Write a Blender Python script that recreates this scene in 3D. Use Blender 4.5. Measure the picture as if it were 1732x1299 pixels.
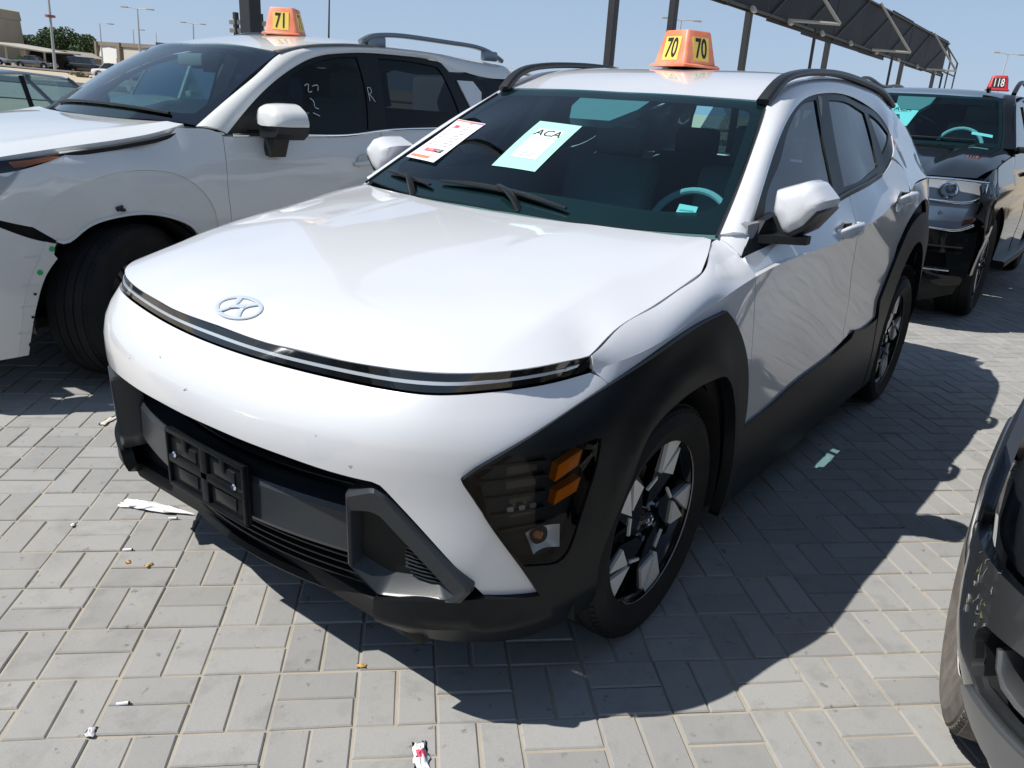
import bpy, bmesh, math, random
import numpy as np
from mathutils import Vector, Matrix
from mathutils.geometry import delaunay_2d_cdt
random.seed(7)
for _o in list(bpy.data.objects): bpy.data.objects.remove(_o)
SC=bpy.context.scene; COL=SC.collection
R_=math.radians
# ---------------------------------------------------------------- camera, sky, sun, exposure
cam_d=bpy.data.cameras.new('camera'); cam=bpy.data.objects.new('camera',cam_d); COL.objects.link(cam)
cam_d.sensor_width=36; cam_d.lens=27.62; cam_d.clip_start=.05; cam_d.clip_end=3000
CAM=Vector((1.825827,1.706919,1.440677))
cam.matrix_world=Matrix(((-0.611734,-0.235933,0.755061,CAM.x),(0.789008,-0.250733,0.560891,CAM.y),(0.056986,0.938866,0.339535,CAM.z),(0,0,0,1)))
SC.camera=cam
SUN=Vector((.51,-.45,1.0)).normalized()          # towards the sun
w=bpy.data.worlds.new('World'); SC.world=w; w.use_nodes=True
nt=w.node_tree; bg=nt.nodes['Background']; sky=nt.nodes.new('ShaderNodeTexSky')
sky.sky_type='NISHITA'; sky.sun_disc=False
sky.sun_elevation=math.asin(SUN.z); sky.sun_rotation=math.atan2(SUN.x,SUN.y)
sky.altitude=0; sky.air_density=1.0; sky.dust_density=0.15; sky.ozone_density=1.5
hz=nt.nodes.new('ShaderNodeMix'); hz.data_type='RGBA'; tcw=nt.nodes.new('ShaderNodeTexCoord'); spw=nt.nodes.new('ShaderNodeSeparateXYZ'); mrw=nt.nodes.new('ShaderNodeMapRange'); nt.links.new(tcw.outputs['Generated'],spw.inputs[0]); nt.links.new(spw.outputs[2],mrw.inputs[0]); mrw.inputs[1].default_value=0.; mrw.inputs[2].default_value=.75; mrw.inputs[3].default_value=.80; mrw.inputs[4].default_value=.18; nt.links.new(mrw.outputs[0],hz.inputs[0]); hz.inputs[7].default_value=(5.2,7.0,9.9,1)   # pale haze, thickest at the horizon, thinning overhead
nt.links.new(sky.outputs[0],hz.inputs[6]); nt.links.new(hz.outputs[2],bg.inputs[0]); bg.inputs[1].default_value=.07
sd=bpy.data.lights.new('sun','SUN'); sd.energy=5.0; sd.angle=R_(.53); sd.color=(1,.965,.91)
so=bpy.data.objects.new('sun',sd); COL.objects.link(so); so.rotation_euler=SUN.to_track_quat('Z','Y').to_euler(); so.location=(0,0,20)
SC.view_settings.view_transform='Standard'; SC.view_settings.look='None'; SC.view_settings.exposure=0.2; SC.view_settings.gamma=1
SC.render.engine='CYCLES'; SC.cycles.use_denoising=True; SC.cycles.max_bounces=10; SC.cycles.transparent_max_bounces=16
SC.cycles.sample_clamp_indirect=6; SC.cycles.caustics_reflective=False; SC.cycles.caustics_refractive=False

# ---------------------------------------------------------------- materials
MATS={}
def mat(name,col=(.5,.5,.5),rough=.5,metal=0,coat=0,spec=.5,emit=None,noise=None,bump=None,coat_rough=.03):
    """noise=(scale,amount,colour2), bump=(scale,strength)"""
    if name in MATS: return MATS[name]
    m=bpy.data.materials.new(name); m.use_nodes=True; n=m.node_tree.nodes; l=m.node_tree.links; b=n['Principled BSDF']
    b.inputs['Base Color'].default_value=(*col,1); b.inputs['Roughness'].default_value=rough; b.inputs['Metallic'].default_value=metal
    b.inputs['Coat Weight'].default_value=coat; b.inputs['Coat Roughness'].default_value=coat_rough; b.inputs['Specular IOR Level'].default_value=spec
    if emit: b.inputs['Emission Color'].default_value=(*emit[0],1); b.inputs['Emission Strength'].default_value=emit[1]
    if noise or bump:
        tc=n.new('ShaderNodeTexCoord')
    if noise:
        t=n.new('ShaderNodeTexNoise'); t.inputs['Scale'].default_value=noise[0]; t.inputs['Detail'].default_value=6; l.new(tc.outputs['Object'],t.inputs[0])
        r=n.new('ShaderNodeMapRange'); r.inputs[1].default_value=.42; r.inputs[2].default_value=.72; r.inputs[4].default_value=noise[1]; l.new(t.outputs[0],r.inputs[0])
        x=n.new('ShaderNodeMix'); x.data_type='RGBA'; x.inputs[6].default_value=(*col,1); x.inputs[7].default_value=(*noise[2],1)
        l.new(r.outputs[0],x.inputs[0]); l.new(x.outputs[2],b.inputs['Base Color'])
    if bump:
        t=n.new('ShaderNodeTexNoise'); t.inputs['Scale'].default_value=bump[0]; t.inputs['Detail'].default_value=3; l.new(tc.outputs['Object'],t.inputs[0])
        u=n.new('ShaderNodeBump'); u.inputs['Strength'].default_value=bump[1]; u.inputs['Distance'].default_value=.002; l.new(t.outputs[0],u.inputs['Height']); l.new(u.outputs[0],b.inputs['Normal'])
    MATS[name]=m; return m
def glass(name,tint,rough=0.0,refl=1.0,ior=1.8):
    """thin pane: tinted see-through with a mirror share that grows at grazing angles"""
    if name in MATS: return MATS[name]
    m=bpy.data.materials.new(name); m.use_nodes=True; n=m.node_tree.nodes; l=m.node_tree.links
    for k in list(n): n.remove(k)
    o=n.new('ShaderNodeOutputMaterial'); mx=n.new('ShaderNodeMixShader'); t=n.new('ShaderNodeBsdfTransparent'); g=n.new('ShaderNodeBsdfGlossy'); f=n.new('ShaderNodeFresnel')
    t.inputs[0].default_value=(*tint,1); g.inputs['Roughness'].default_value=rough; g.inputs[0].default_value=(refl,refl,refl,1); f.inputs[0].default_value=ior
    l.new(f.outputs[0],mx.inputs[0]); l.new(t.outputs[0],mx.inputs[1]); l.new(g.outputs[0],mx.inputs[2]); l.new(mx.outputs[0],o.inputs[0])
    MATS[name]=m; return m
WHITE=mat('white_paint',(.63,.64,.66),.3,0,1.0,noise=(2.5,.05,(.62,.61,.59)))
PLAST=mat('black_plastic',(.0055,.0075,.0095),.38,spec=.18,bump=(900,.10),noise=(14,.3,(.018,.018,.018)))
PLAST2=mat('grey_plastic',(.026,.031,.037),.30,spec=.35,bump=(700,.08),noise=(9,.3,(.04,.04,.04)))
GLOSSB=mat('gloss_black',(.006,.007,.008),.06,0,.6)
TRIM=mat('black_trim',(.012,.013,.014),.35)
DARK=mat('dark_void',(.006,.006,.006),.8)
RUBBER=mat('rubber',(.009,.009,.010),.7,spec=.25,bump=(60,.15),noise=(7,.4,(.03,.029,.027)))
ALLOY=mat('machined_alloy',(.80,.79,.75),.34,.25)
CHROME=mat('chrome',(.85,.86,.87),.06,1.0)
GUNM=mat('gunmetal_gloss',(.004,.004,.005),.15,0,.25,spec=.3)
WSGLASS=glass('windscreen_glass',(.42,.80,.85),ior=1.42)
SIDEGL=glass('side_glass',(.52,.66,.68))
PRIVGL=glass('privacy_glass',(.10,.115,.12))
LENS=glass('clear_lens',(.88,.91,.94),refl=.42,ior=1.4)
AMBER=mat('amber_reflector',(.75,.18,.01),.2,0,.8)
INTER=mat('interior_dark',(.20,.21,.215),.7)
INTER2=mat('interior_grey',(.40,.41,.41),.75)
HEADL=mat('headliner',(.38,.37,.35),.9)
SWHITE=mat('sign_white',(.75,.75,.74),.5)
REDLENS=mat('red_lens',(.35,.01,.01),.12,0,1)
# ---------------------------------------------------------------- object helpers
def link(me,name,material=None,parent=None,smooth=False):
    o=bpy.data.objects.new(name,me); COL.objects.link(o)
    if material: me.materials.append(material)
    if parent is not None: o.parent=parent
    if smooth: me.shade_smooth()
    return o
def tag(o,label=None,cat=None,group=None,kind=None):
    if label: o['label']=label
    if cat: o['category']=cat
    if group: o['group']=group
    if kind: o['kind']=kind
    return o
def thing(name,label,cat,loc=(0,0,0),rz=0,group=None):
    o=bpy.data.objects.new(name,None); COL.objects.link(o); o.location=loc; o.rotation_euler=(0,0,rz); o.empty_display_size=.2
    return tag(o,label,cat,group)
def mesh(name,verts,faces,material,parent=None,smooth=False,sharp=None):
    me=bpy.data.meshes.new(name); me.from_pydata([tuple(map(float,v)) for v in verts],[],faces)
    bm=bmesh.new(); bm.from_mesh(me); bmesh.ops.recalc_face_normals(bm,faces=bm.faces); bm.to_mesh(me); bm.free()
    o=link(me,name,material,parent,smooth)
    if sharp: me.set_sharp_from_angle(angle=R_(sharp))
    return o
def resample(seg,step):
    """spline through a segment's points, sampled about every step"""
    P=np.array(seg,float)
    if len(P)==2: n=max(1,int(np.linalg.norm(P[1]-P[0])/step+.5)); return [P[0]+(P[1]-P[0])*i/n for i in range(n)]
    t=np.concatenate([[0],np.cumsum(np.maximum(np.linalg.norm(np.diff(P,axis=0),axis=1),1e-4))]); f=nat_spline(t,P); n=max(2,int(t[-1]/step+.5))
    return list(f(np.linspace(0,t[-1],n+1)[:-1]))
def outline(*segs,step=.02):
    """segments joined end to end; each is a smooth curve, corners fall between them"""
    out=[]
    for s in segs: out+=resample(s,step)
    return np.array(out)
def inpoly(pts,poly):
    x,y=pts[:,0],pts[:,1]; c=np.zeros(len(pts),bool); a=poly; b=np.roll(poly,-1,0)
    for (x0,y0),(x1,y1) in zip(a,b):
        k=((y0>y)!=(y1>y)); 
        if y0!=y1: c^=k&(x<(x1-x0)*(y-y0)/(y1-y0)+x0)
    return c
def polyarea(p): return .5*np.sum(p[:,0]*np.roll(p[:,1],-1)-np.roll(p[:,0],-1)*p[:,1])
def inset(poly,d):
    """shrink a polygon by d (domain units are about metres)"""
    s=np.sign(polyarea(poly)); a=np.roll(poly,1,0); b=np.roll(poly,-1,0)
    e1=poly-a; e2=b-poly; e1/=np.linalg.norm(e1,axis=1)[:,None]+1e-12; e2/=np.linalg.norm(e2,axis=1)[:,None]+1e-12
    n1=np.stack([-e1[:,1],e1[:,0]],1)*s; n2=np.stack([-e2[:,1],e2[:,0]],1)*s
    n=n1+n2; n/=np.maximum((n*n).sum(1),.5)[:,None]; return poly+n*2*d
def domain_mesh(poly,holes,step):
    """triangulate a polygon with holes, adding a grid of inner points"""
    poly=[tuple(p) for i,p in enumerate(poly) if i==0 or np.linalg.norm(np.array(p)-np.array(poly[i-1]))>1e-5]
    loops=[np.array(poly)]+[np.array(h) for h in holes]
    lo=loops[0].min(0); hi=loops[0].max(0)
    gx=np.arange(lo[0]+step*.5,hi[0],step); gy=np.arange(lo[1]+step*.43,hi[1],step)
    g=np.stack(np.meshgrid(gx,gy),-1).reshape(-1,2)
    if len(g):
        k=inpoly(g,loops[0])
        for h in loops[1:]: k&=~inpoly(g,h)
        g=g[k]
        allb=np.concatenate(loops)
        if len(g):
            d=np.sqrt(((g[:,None]-allb[None])**2).sum(-1)).min(1); g=g[d>step*.42]
    V=[];E=[]
    for lp in loops:
        s=len(V); V+=[Vector((float(p[0]),float(p[1]))) for p in lp]; E+=[(s+i,s+(i+1)%len(lp)) for i in range(len(lp))]
    V+=[Vector((float(p[0]),float(p[1]))) for p in g]
    vo,eo,fo,_,_,_=delaunay_2d_cdt(V,E,[],0,1e-6)
    vo=np.array([tuple(v) for v in vo]); fo=[f for f in fo if len(f)==3]
    cen=np.array([vo[list(f)].mean(0) for f in fo]); k=inpoly(cen,loops[0])
    for h in loops[1:]: k&=~inpoly(cen,h)
    return vo,[f for f,q in zip(fo,k) if q]
def surf_normals(ev,uv,e=2e-4):
    du=ev(uv+[e,0])-ev(uv-[e,0]); dv=ev(uv+[0,e])-ev(uv-[0,e]); n=np.cross(du,dv); n/=np.linalg.norm(n,axis=1)[:,None]+1e-15; return n
def patch(ev,poly,holes=(),step=.06,off=0.,thick=.014,gap=0.,ref=(-1.2,0,.7)):
    """the part of surface ev inside poly, pushed out by off, with an edge of depth thick: vertices, normals, faces"""
    poly=np.array(poly,float)
    if gap: poly=inset(poly,gap)
    uv,F=domain_mesh(poly,holes,step)
    used=sorted({i for f in F for i in f}); mp={i:k for k,i in enumerate(used)}; uv=uv[used]; F=[tuple(mp[i] for i in f) for f in F]
    P=ev(uv); N=surf_normals(ev,uv)
    if np.mean((N*(P-np.array(ref))).sum(1))<0: N=-N
    P=P+N*off
    F2=[]
    for a,b,c in F:
        if np.dot(np.cross(P[b]-P[a],P[c]-P[a]),N[a]+N[b]+N[c])<0: b,c=c,b
        F2.append((a,b,c))
    cnt={}
    for f in F2:
        for i in range(3): cnt[(f[i],f[(i+1)%3])]=1
    bnd=[(a,b) for (a,b) in cnt if (b,a) not in cnt]
    V=list(P); NN=list(N); faces=list(F2)
    if thick:
        top={};bot={}
        for a,b in bnd:
            for i in (a,b):
                if i not in top:
                    top[i]=len(V); V.append(P[i]); NN.append(0); bot[i]=len(V); V.append(P[i]-N[i]*thick); NN.append(0)
        for a,b in bnd:
            sd=np.cross(P[b]-P[a],N[a]); sd/=np.linalg.norm(sd)+1e-12
            for i in (top[a],top[b],bot[a],bot[b]): NN[i]=NN[i]+sd
            faces.append((top[b],top[a],bot[a],bot[b]))
    return np.array(V),np.array([n/(np.linalg.norm(n)+1e-12) for n in NN]),faces
def panel(name,ev,poly,material,parent,holes=(),step=.06,off=0.,thick=.014,mirror=False,gap=0.,ref=(-1.2,0,.7),more=()):
    """one mesh from one or several surface patches; mirror builds the right-hand twin too. more: (ev, poly) pairs"""
    V=np.zeros((0,3));NN=np.zeros((0,3));faces=[]
    for e,p in [(ev,poly)]+list(more):
        v,n,f=patch(e,p,holes if e is ev else (),step,off,thick,gap,ref)
        k=len(V); V=np.concatenate([V,v]); NN=np.concatenate([NN,n]); faces+=[tuple(i+k for i in q) for q in f]
    res=[]
    for s in ((1,-1) if mirror else (1,)):
        me=bpy.data.meshes.new(name); vv=V*[1,s,1]; nn=NN*[1,s,1]
        me.from_pydata([tuple(map(float,v)) for v in vv],[],[tuple(int(i) for i in (f if s>0 else f[::-1])) for f in faces])
        me.shade_smooth(); me.normals_split_custom_set_from_vertices([tuple(map(float,n)) for n in nn])
        res.append(link(me,name,material,parent))
    return res if mirror else res[0]
def frames(path,up=(0,0,1)):
    P=np.array(path,float); T=np.gradient(P,axis=0); T/=np.linalg.norm(T,axis=1)[:,None]+1e-12; up=np.array(up,float)
    S=np.cross(T,up); S/=np.linalg.norm(S,axis=1)[:,None]+1e-12; U=np.cross(S,T); return P,T,S,U
def sweep(name,path,section,material,parent,up=(0,0,1),scale=None,smooth=True,closed=False,step=None,mirror=False,sharp=40):
    """sweep a closed 2D section (side, up) along a path, capped"""
    if step: path=outline_open(path,step)
    P,T,S,U=frames(path,up); n=len(P); k=len(section); V=[]
    for i in range(n):
        sc=1 if scale is None else np.interp(i/(n-1),np.linspace(0,1,len(scale)),scale)
        for a,b in section: V.append(P[i]+S[i]*a*sc+U[i]*b*sc)
    F=[]
    for i in range(n if closed else n-1):
        j=(i+1)%n
        for q in range(k): F.append((i*k+q,i*k+(q+1)%k,j*k+(q+1)%k,j*k+q))
    if not closed: F+=[tuple(range(k))[::-1],tuple((n-1)*k+q for q in range(k))]
    V=np.array(V); o=mesh(name,V,F,material,parent,smooth,sharp if smooth else None)
    if mirror: return [o,mesh(name,V*[1,-1,1],F,material,parent,smooth,sharp if smooth else None)]
    return o
def outline_open(path,step):
    P=np.array(path,float)
    if len(P)==2: n=max(2,int(np.linalg.norm(P[1]-P[0])/step)+1); return [P[0]+(P[1]-P[0])*i/(n-1) for i in range(n)]
    t=np.concatenate([[0],np.cumsum(np.linalg.norm(np.diff(P,axis=0),axis=1))]); f=nat_spline(t,P); n=max(3,int(t[-1]/step)+1); return f(np.linspace(0,t[-1],n))
def circ(r,n=10,ry=None): return [(r*math.cos(2*math.pi*i/n),(ry or r)*math.sin(2*math.pi*i/n)) for i in range(n)]
def rrect(w,h,r=.005,n=3):
    out=[]
    for cx,cy,a0 in ((w/2-r,h/2-r,0),(-w/2+r,h/2-r,90),(-w/2+r,-h/2+r,180),(w/2-r,-h/2+r,270)):
        for i in range(n): a=R_(a0+90*i/(n-1)); out.append((cx+r*math.cos(a),cy+r*math.sin(a)))
    return out
def box(name,c,s,material,parent=None,bev=.01,rot=None,mirror=False,taper=None,seg=2):
    """bevelled box centred at c with full size s; taper=(tx,ty) scales the top"""
    bm=bmesh.new(); bmesh.ops.create_cube(bm,size=1)
    for v in bm.verts:
        k=1
        if taper and v.co.z>0: v.co.x*=taper[0]; v.co.y*=taper[1]
        v.co.x*=s[0]; v.co.y*=s[1]; v.co.z*=s[2]
    if bev: bmesh.ops.bevel(bm,geom=bm.edges[:],offset=min(bev,min(s)*.45),segments=seg,affect='EDGES',profile=.6)
    m=Matrix.Translation(c)
    if rot: m=m@(Matrix.Rotation(rot[2],4,'Z')@Matrix.Rotation(rot[1],4,'Y')@Matrix.Rotation(rot[0],4,'X'))
    bm.transform(m); out=[]
    for sg in ((1,-1) if mirror else (1,)):
        b2=bm.copy()
        if sg<0:
            for v in b2.verts: v.co.y*=-1
            bmesh.ops.reverse_faces(b2,faces=b2.faces)
        me=bpy.data.meshes.new(name); b2.to_mesh(me); b2.free(); me.shade_smooth(); me.set_sharp_from_angle(angle=R_(50)); out.append(link(me,name,material,parent))
    bm.free(); return out if mirror else out[0]
def lathe(name,prof,material,parent,axis_o=(0,0,0),axis='y',n=48,smooth=True,sharp=35):
    """revolve (radius, height) profile about an axis through axis_o"""
    V=[];k=len(prof)
    for i in range(n):
        a=2*math.pi*i/n
        for r,h in prof:
            c,s=r*math.cos(a),r*math.sin(a)
            V.append((axis_o[0]+c,axis_o[1]+h,axis_o[2]+s) if axis=='y' else (axis_o[0]+c,axis_o[1]+s,axis_o[2]+h))
    F=[(i*k+q,i*k+q+1,((i+1)%n)*k+q+1,((i+1)%n)*k+q) for i in range(n) for q in range(k-1)]
    return mesh(name,V,F,material,parent,smooth,sharp)
def loft(name,rings,material,parent,cap=True,smooth=True,sharp=35,mirror=False):
    V=[p for r in rings for p in r]; k=len(rings[0]); F=[]
    for i in range(len(rings)-1):
        for q in range(k): F.append((i*k+q,i*k+(q+1)%k,(i+1)*k+(q+1)%k,(i+1)*k+q))
    if cap: F+=[tuple(range(k)),tuple((len(rings)-1)*k+q for q in range(k))]
    V=np.array(V,float); o=mesh(name,V,F,material,parent,smooth,sharp)
    if mirror: return [o,mesh(name,V*[1,-1,1],F,material,parent,smooth,sharp)]
    return o
def prism(name,pts2,material,parent,plane,d0,d1,smooth=False,mirror=False):
    """extrude a 2D polygon; plane(a,b,d) -> 3D"""
    n=len(pts2); V=[plane(a,b,d0) for a,b in pts2]+[plane(a,b,d1) for a,b in pts2]
    F=[tuple(range(n)),tuple(range(2*n-1,n-1,-1))]+[(i,(i+1)%n,n+(i+1)%n,n+i) for i in range(n)]
    V=np.array(V,float); o=mesh(name,V,F,material,parent,smooth)
    if mirror: return [o,mesh(name,V*[1,-1,1],F,material,parent,smooth)]
    return o
def text(name,s,size,material,parent,mtx,align='CENTER',ext=.0006,sx=1.0,bold=0.):
    cu=bpy.data.curves.new(name,'FONT'); cu.body=s; cu.size=size; cu.align_x=align; cu.align_y='CENTER'; cu.extrude=ext; cu.offset=bold*size; cu.resolution_u=3
    t=bpy.data.objects.new(name,cu); COL.objects.link(t); dg=bpy.context.evaluated_depsgraph_get(); me=bpy.data.meshes.new_from_object(t.evaluated_get(dg)); bpy.data.objects.remove(t); bpy.data.curves.remove(cu)
    me.transform(mtx@Matrix.Diagonal((sx,1,1,1))); me.materials.clear(); return link(me,name,material,parent)
def copy_tree(o,parent=None):
    c=o.copy(); COL.objects.link(c); c.parent=parent
    for ch in list(o.children): copy_tree(ch,c)
    return c

# ---- smooth surfaces
def nat_spline(t, P):
    """natural cubic spline through P (n,k) at knots t; returns function"""
    t=np.asarray(t,float);P=np.asarray(P,float);n=len(t);h=np.diff(t)
    A=np.zeros((n,n));B=np.zeros_like(P);A[0,0]=A[-1,-1]=1
    for i in range(1,n-1):
        A[i,i-1]=h[i-1];A[i,i]=2*(h[i-1]+h[i]);A[i,i+1]=h[i]
        B[i]=6*((P[i+1]-P[i])/h[i]-(P[i]-P[i-1])/h[i-1])
    M=np.tensordot(np.linalg.inv(A),B,1)
    def f(x):
        x=np.asarray(x,float);i=np.clip(np.searchsorted(t,x)-1,0,n-2)
        a=(t[i+1]-x);b=(x-t[i]);hh=h[i];s=(slice(None),)+(None,)*(P.ndim-1)
        a,b,hh=a[s],b[s],hh[s]
        r=M[i]*a**3/(6*hh)+M[i+1]*b**3/(6*hh)+(P[i]/hh-M[i]*hh/6)*a+(P[i+1]/hh-M[i+1]*hh/6)*b
        return r
    return f
class Tensor:
    """surface through a grid G[row v][col u] of 3D points"""
    def __init__(s,U,V,G,even=False):
        s.U=np.array(U,float);s.V=np.array(V,float);G=np.array(G,float)
        if even: # mirror about the first column so the centre line is smooth
            m=G[:,1:3][:,::-1]*np.array([1,-1,1]); G=np.concatenate([m,G],1)
            uu=np.concatenate([-s.U[1:3][::-1],s.U])
        else: uu=s.U
        s.fu=nat_spline(uu,np.transpose(G,(1,0,2)))
    def __call__(s,q):
        q=np.atleast_2d(q);mir=np.sign(q[:,0]);mir[mir==0]=1
        rows=s.fu(np.abs(q[:,0]))          # n, nv, 3
        # spline each in v
        t=s.V;n=len(t);h=np.diff(t);A=np.zeros((n,n));A[0,0]=A[-1,-1]=1
        for i in range(1,n-1): A[i,i-1]=h[i-1];A[i,i]=2*(h[i-1]+h[i]);A[i,i+1]=h[i]
        B=np.zeros_like(rows)
        B[:,1:-1]=6*((rows[:,2:]-rows[:,1:-1])/h[1:,None]-(rows[:,1:-1]-rows[:,:-2])/h[:-1,None])
        M=np.einsum('ij,njk->nik',np.linalg.inv(A),B)
        x=q[:,1];i=np.clip(np.searchsorted(t,x)-1,0,n-2);k=np.arange(len(x))
        a=(t[i+1]-x)[:,None];b=(x-t[i])[:,None];hh=h[i][:,None]
        r=M[k,i]*a**3/(6*hh)+M[k,i+1]*b**3/(6*hh)+(rows[k,i]/hh-M[k,i]*hh/6)*a+(rows[k,i+1]/hh-M[k,i+1]*hh/6)*b
        r[:,1]*=mir
        return r
class TPS:
    """height field: value = f(a,b), thin plate through scattered points; out='z': (x,y)->z, out='y': (x,z)->y"""
    def __init__(s,pts,out,reg=1e-4,sym=False):
        pts=np.array(pts,float)
        ab,val=(pts[:,:2],pts[:,2]) if out=='z' else (pts[:,[0,2]],pts[:,1])
        if sym:
            k=ab[:,1]>1e-6; ab=np.concatenate([ab,ab[k]*[1,-1]]);val=np.concatenate([val,val[k]])
        s.ab=ab;s.out=out;n=len(ab)
        K=s.k(ab);A=np.zeros((n+3,n+3));A[:n,:n]=K+reg*np.eye(n)
        Q=np.concatenate([np.ones((n,1)),ab],1);A[:n,n:]=Q;A[n:,:n]=Q.T
        s.w=np.linalg.solve(A,np.concatenate([val,[0,0,0]]))
    def k(s,p):
        d=((p[:,None]-s.ab[None])**2).sum(-1)
        return d*np.log(d+1e-12)*.5
    def __call__(s,q):
        q=np.atleast_2d(np.asarray(q,float))
        v=s.k(q)@s.w[:-3]+s.w[-3]+q@s.w[-2:]
        return np.stack([q[:,0],q[:,1],v],1) if s.out=='z' else np.stack([q[:,0],v,q[:,1]],1)

# ---- body surfaces of the white crossover (x forward from front axle, y left, z up)
KV=[.18,.33,.48,.62,.74,.90]
K_rows=[
 [(.72,0,.18),(.73,.25,.18),(.735,.45,.18),(.705,.61,.18),(.665,.705,.18),(.575,.795,.18),(.41,.868,.18),(.2,.893,.18),(-.05,.895,.18),(-.4,.88,.18),(-.9,.87,.18),(-1.45,.87,.18),(-2.0,.875,.18),(-2.45,.89,.18),(-2.85,.885,.18),(-3.2,.76,.2),(-3.36,.5,.22),(-3.4,0,.22)],
 [(.8,0,.33),(.795,.25,.33),(.78,.45,.33),(.745,.61,.33),(.69,.71,.33),(.59,.8,.33),(.42,.872,.33),(.2,.9,.33),(-.05,.905,.33),(-.4,.895,.33),(-.9,.885,.33),(-1.45,.885,.33),(-2.0,.888,.33),(-2.45,.9,.33),(-2.85,.9,.33),(-3.25,.77,.33),(-3.4,.5,.33),(-3.45,0,.33)],
 [(.855,0,.48),(.84,.25,.48),(.805,.45,.48),(.757,.61,.48),(.7,.71,.48),(.605,.8,.48),(.435,.872,.48),(.2,.9,.48),(-.05,.905,.48),(-.4,.893,.48),(-.9,.878,.48),(-1.45,.877,.48),(-2.0,.883,.48),(-2.45,.9,.48),(-2.85,.905,.48),(-3.27,.78,.48),(-3.42,.5,.48),(-3.46,0,.48)],
 [(.878,0,.62),(.862,.25,.62),(.82,.45,.62),(.763,.605,.62),(.7,.705,.62),(.61,.793,.62),(.44,.868,.62),(.2,.898,.62),(-.05,.903,.62),(-.4,.89,.64),(-.9,.868,.65),(-1.45,.865,.65),(-2.0,.875,.66),(-2.45,.895,.68),(-2.85,.9,.68),(-3.27,.78,.68),(-3.42,.5,.68),(-3.46,0,.68)],
 [(.868,0,.74),(.853,.25,.74),(.82,.45,.74),(.765,.605,.74),(.7,.705,.74),(.605,.793,.74),(.44,.862,.74),(.2,.892,.75),(-.05,.9,.775),(-.4,.892,.81),(-.9,.872,.82),(-1.45,.872,.83),(-2.0,.882,.87),(-2.45,.888,.9),(-2.85,.89,.92),(-3.26,.77,.92),(-3.41,.5,.92),(-3.45,0,.92)],
 [(.785,0,.832),(.772,.22,.833),(.742,.43,.838),(.7,.605,.8445),(.645,.688,.8495),(.54,.758,.854),(.4,.808,.858),(.2,.885,.897),(-.05,.898,.938),(-.4,.9,.992),(-.9,.9,1.015),(-1.45,.9,1.035),(-2.0,.895,1.11),(-2.45,.875,1.165),(-2.85,.85,1.18),(-3.2,.72,1.18),(-3.35,.45,1.18),(-3.38,0,1.18)]]
_r=np.array(K_rows[3]);KU=np.concatenate([[0],np.cumsum(np.linalg.norm(np.diff(_r,axis=0),axis=1))])
KF=Tensor(KU,KV,K_rows,even=True)
K_bar_top=[(.767,0,.872),(.766,.22,.874),(.737,.43,.880),(.690,.595,.887),(.635,.685,.8915),(.536,.765,.896),(.41,.810,.899),(.344,.826,.900)]
K_shut=[(.344,.826,.900),(.30,.829,.929),(.253,.830,.944),(.101,.838,.974),(-.056,.838,1.002),(-.184,.836,1.026),(-.295,.801,1.058),(-.403,.758,1.080),(-.436,.762,1.087)]
KT=TPS([(.70,0,.912),(.62,0,.936),(.45,0,.978),(.1,0,1.04),(-.25,0,1.082),(-.6,0,1.115),(.70,.25,.910),(.45,.25,.976),(.1,.25,1.039),(-.27,.25,1.083),
 (.6,.46,.936),(.35,.46,.989),(0,.46,1.044),(-.33,.46,1.085),(.5,.63,.943),(.2,.63,1.003),(-.1,.63,1.050),(-.38,.63,1.085),(.35,.74,.950),(.1,.74,1.002),(-.2,.74,1.050),(-.55,.63,1.10),
 (.253,.830,.944),(.101,.838,.974),(-.056,.838,1.002),(-.184,.836,1.026),(-.295,.801,1.058),(-.403,.758,1.080)]+K_bar_top,'z',4e-4,sym=True)
KD=TPS([(-.40,.90,.992),(-.9,.90,1.015),(-1.45,.90,1.035),(-2.0,.895,1.11),(-2.45,.875,1.165),(-2.85,.85,1.18),(-3.2,.72,1.18),
 (-.45,.852,1.046),(-.78,.868,1.055),(-1.2,.872,1.09),(-1.8,.864,1.15),(-2.3,.845,1.23),
 (-.78,.852,1.083),(-1.19,.845,1.146),(-1.58,.835,1.188),(-1.83,.825,1.209),(-2.10,.81,1.254),(-2.27,.78,1.33),
 (-.50,.825,1.10),(-.71,.775,1.227),(-.98,.71,1.376),(-1.15,.67,1.456),(-1.323,.65,1.505),(-1.533,.645,1.534),(-1.85,.645,1.542),(-2.23,.65,1.506),(-2.52,.67,1.447),
 (-2.6,.60,1.55),(-3.0,.58,1.49),(-2.85,.79,1.25),(-2.9,.70,1.4),(-3.1,.66,1.4)],'y',6e-4)
KR=TPS([(-1.09,0,1.497),(-1.10,.4,1.495),(-1.11,.59,1.49),(-1.35,0,1.575),(-1.35,.5,1.565),(-1.6,0,1.61),(-1.6,.55,1.60),(-1.9,0,1.628),(-1.9,.55,1.61),(-2.4,0,1.62),(-2.4,.55,1.595),(-3.0,0,1.565),(-3.0,.55,1.53),(-3.3,0,1.52)],'z',1e-5,sym=True)
KG=TPS([(-.27,0,1.07),(-.30,.3,1.07),(-.36,.55,1.08),(-.433,.767,1.095),(-1.09,0,1.497),(-1.10,.4,1.495),(-1.112,.594,1.492),(-.68,0,1.305),(-.70,.4,1.305),(-.77,.68,1.295)],'z',1e-5,sym=True)

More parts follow.
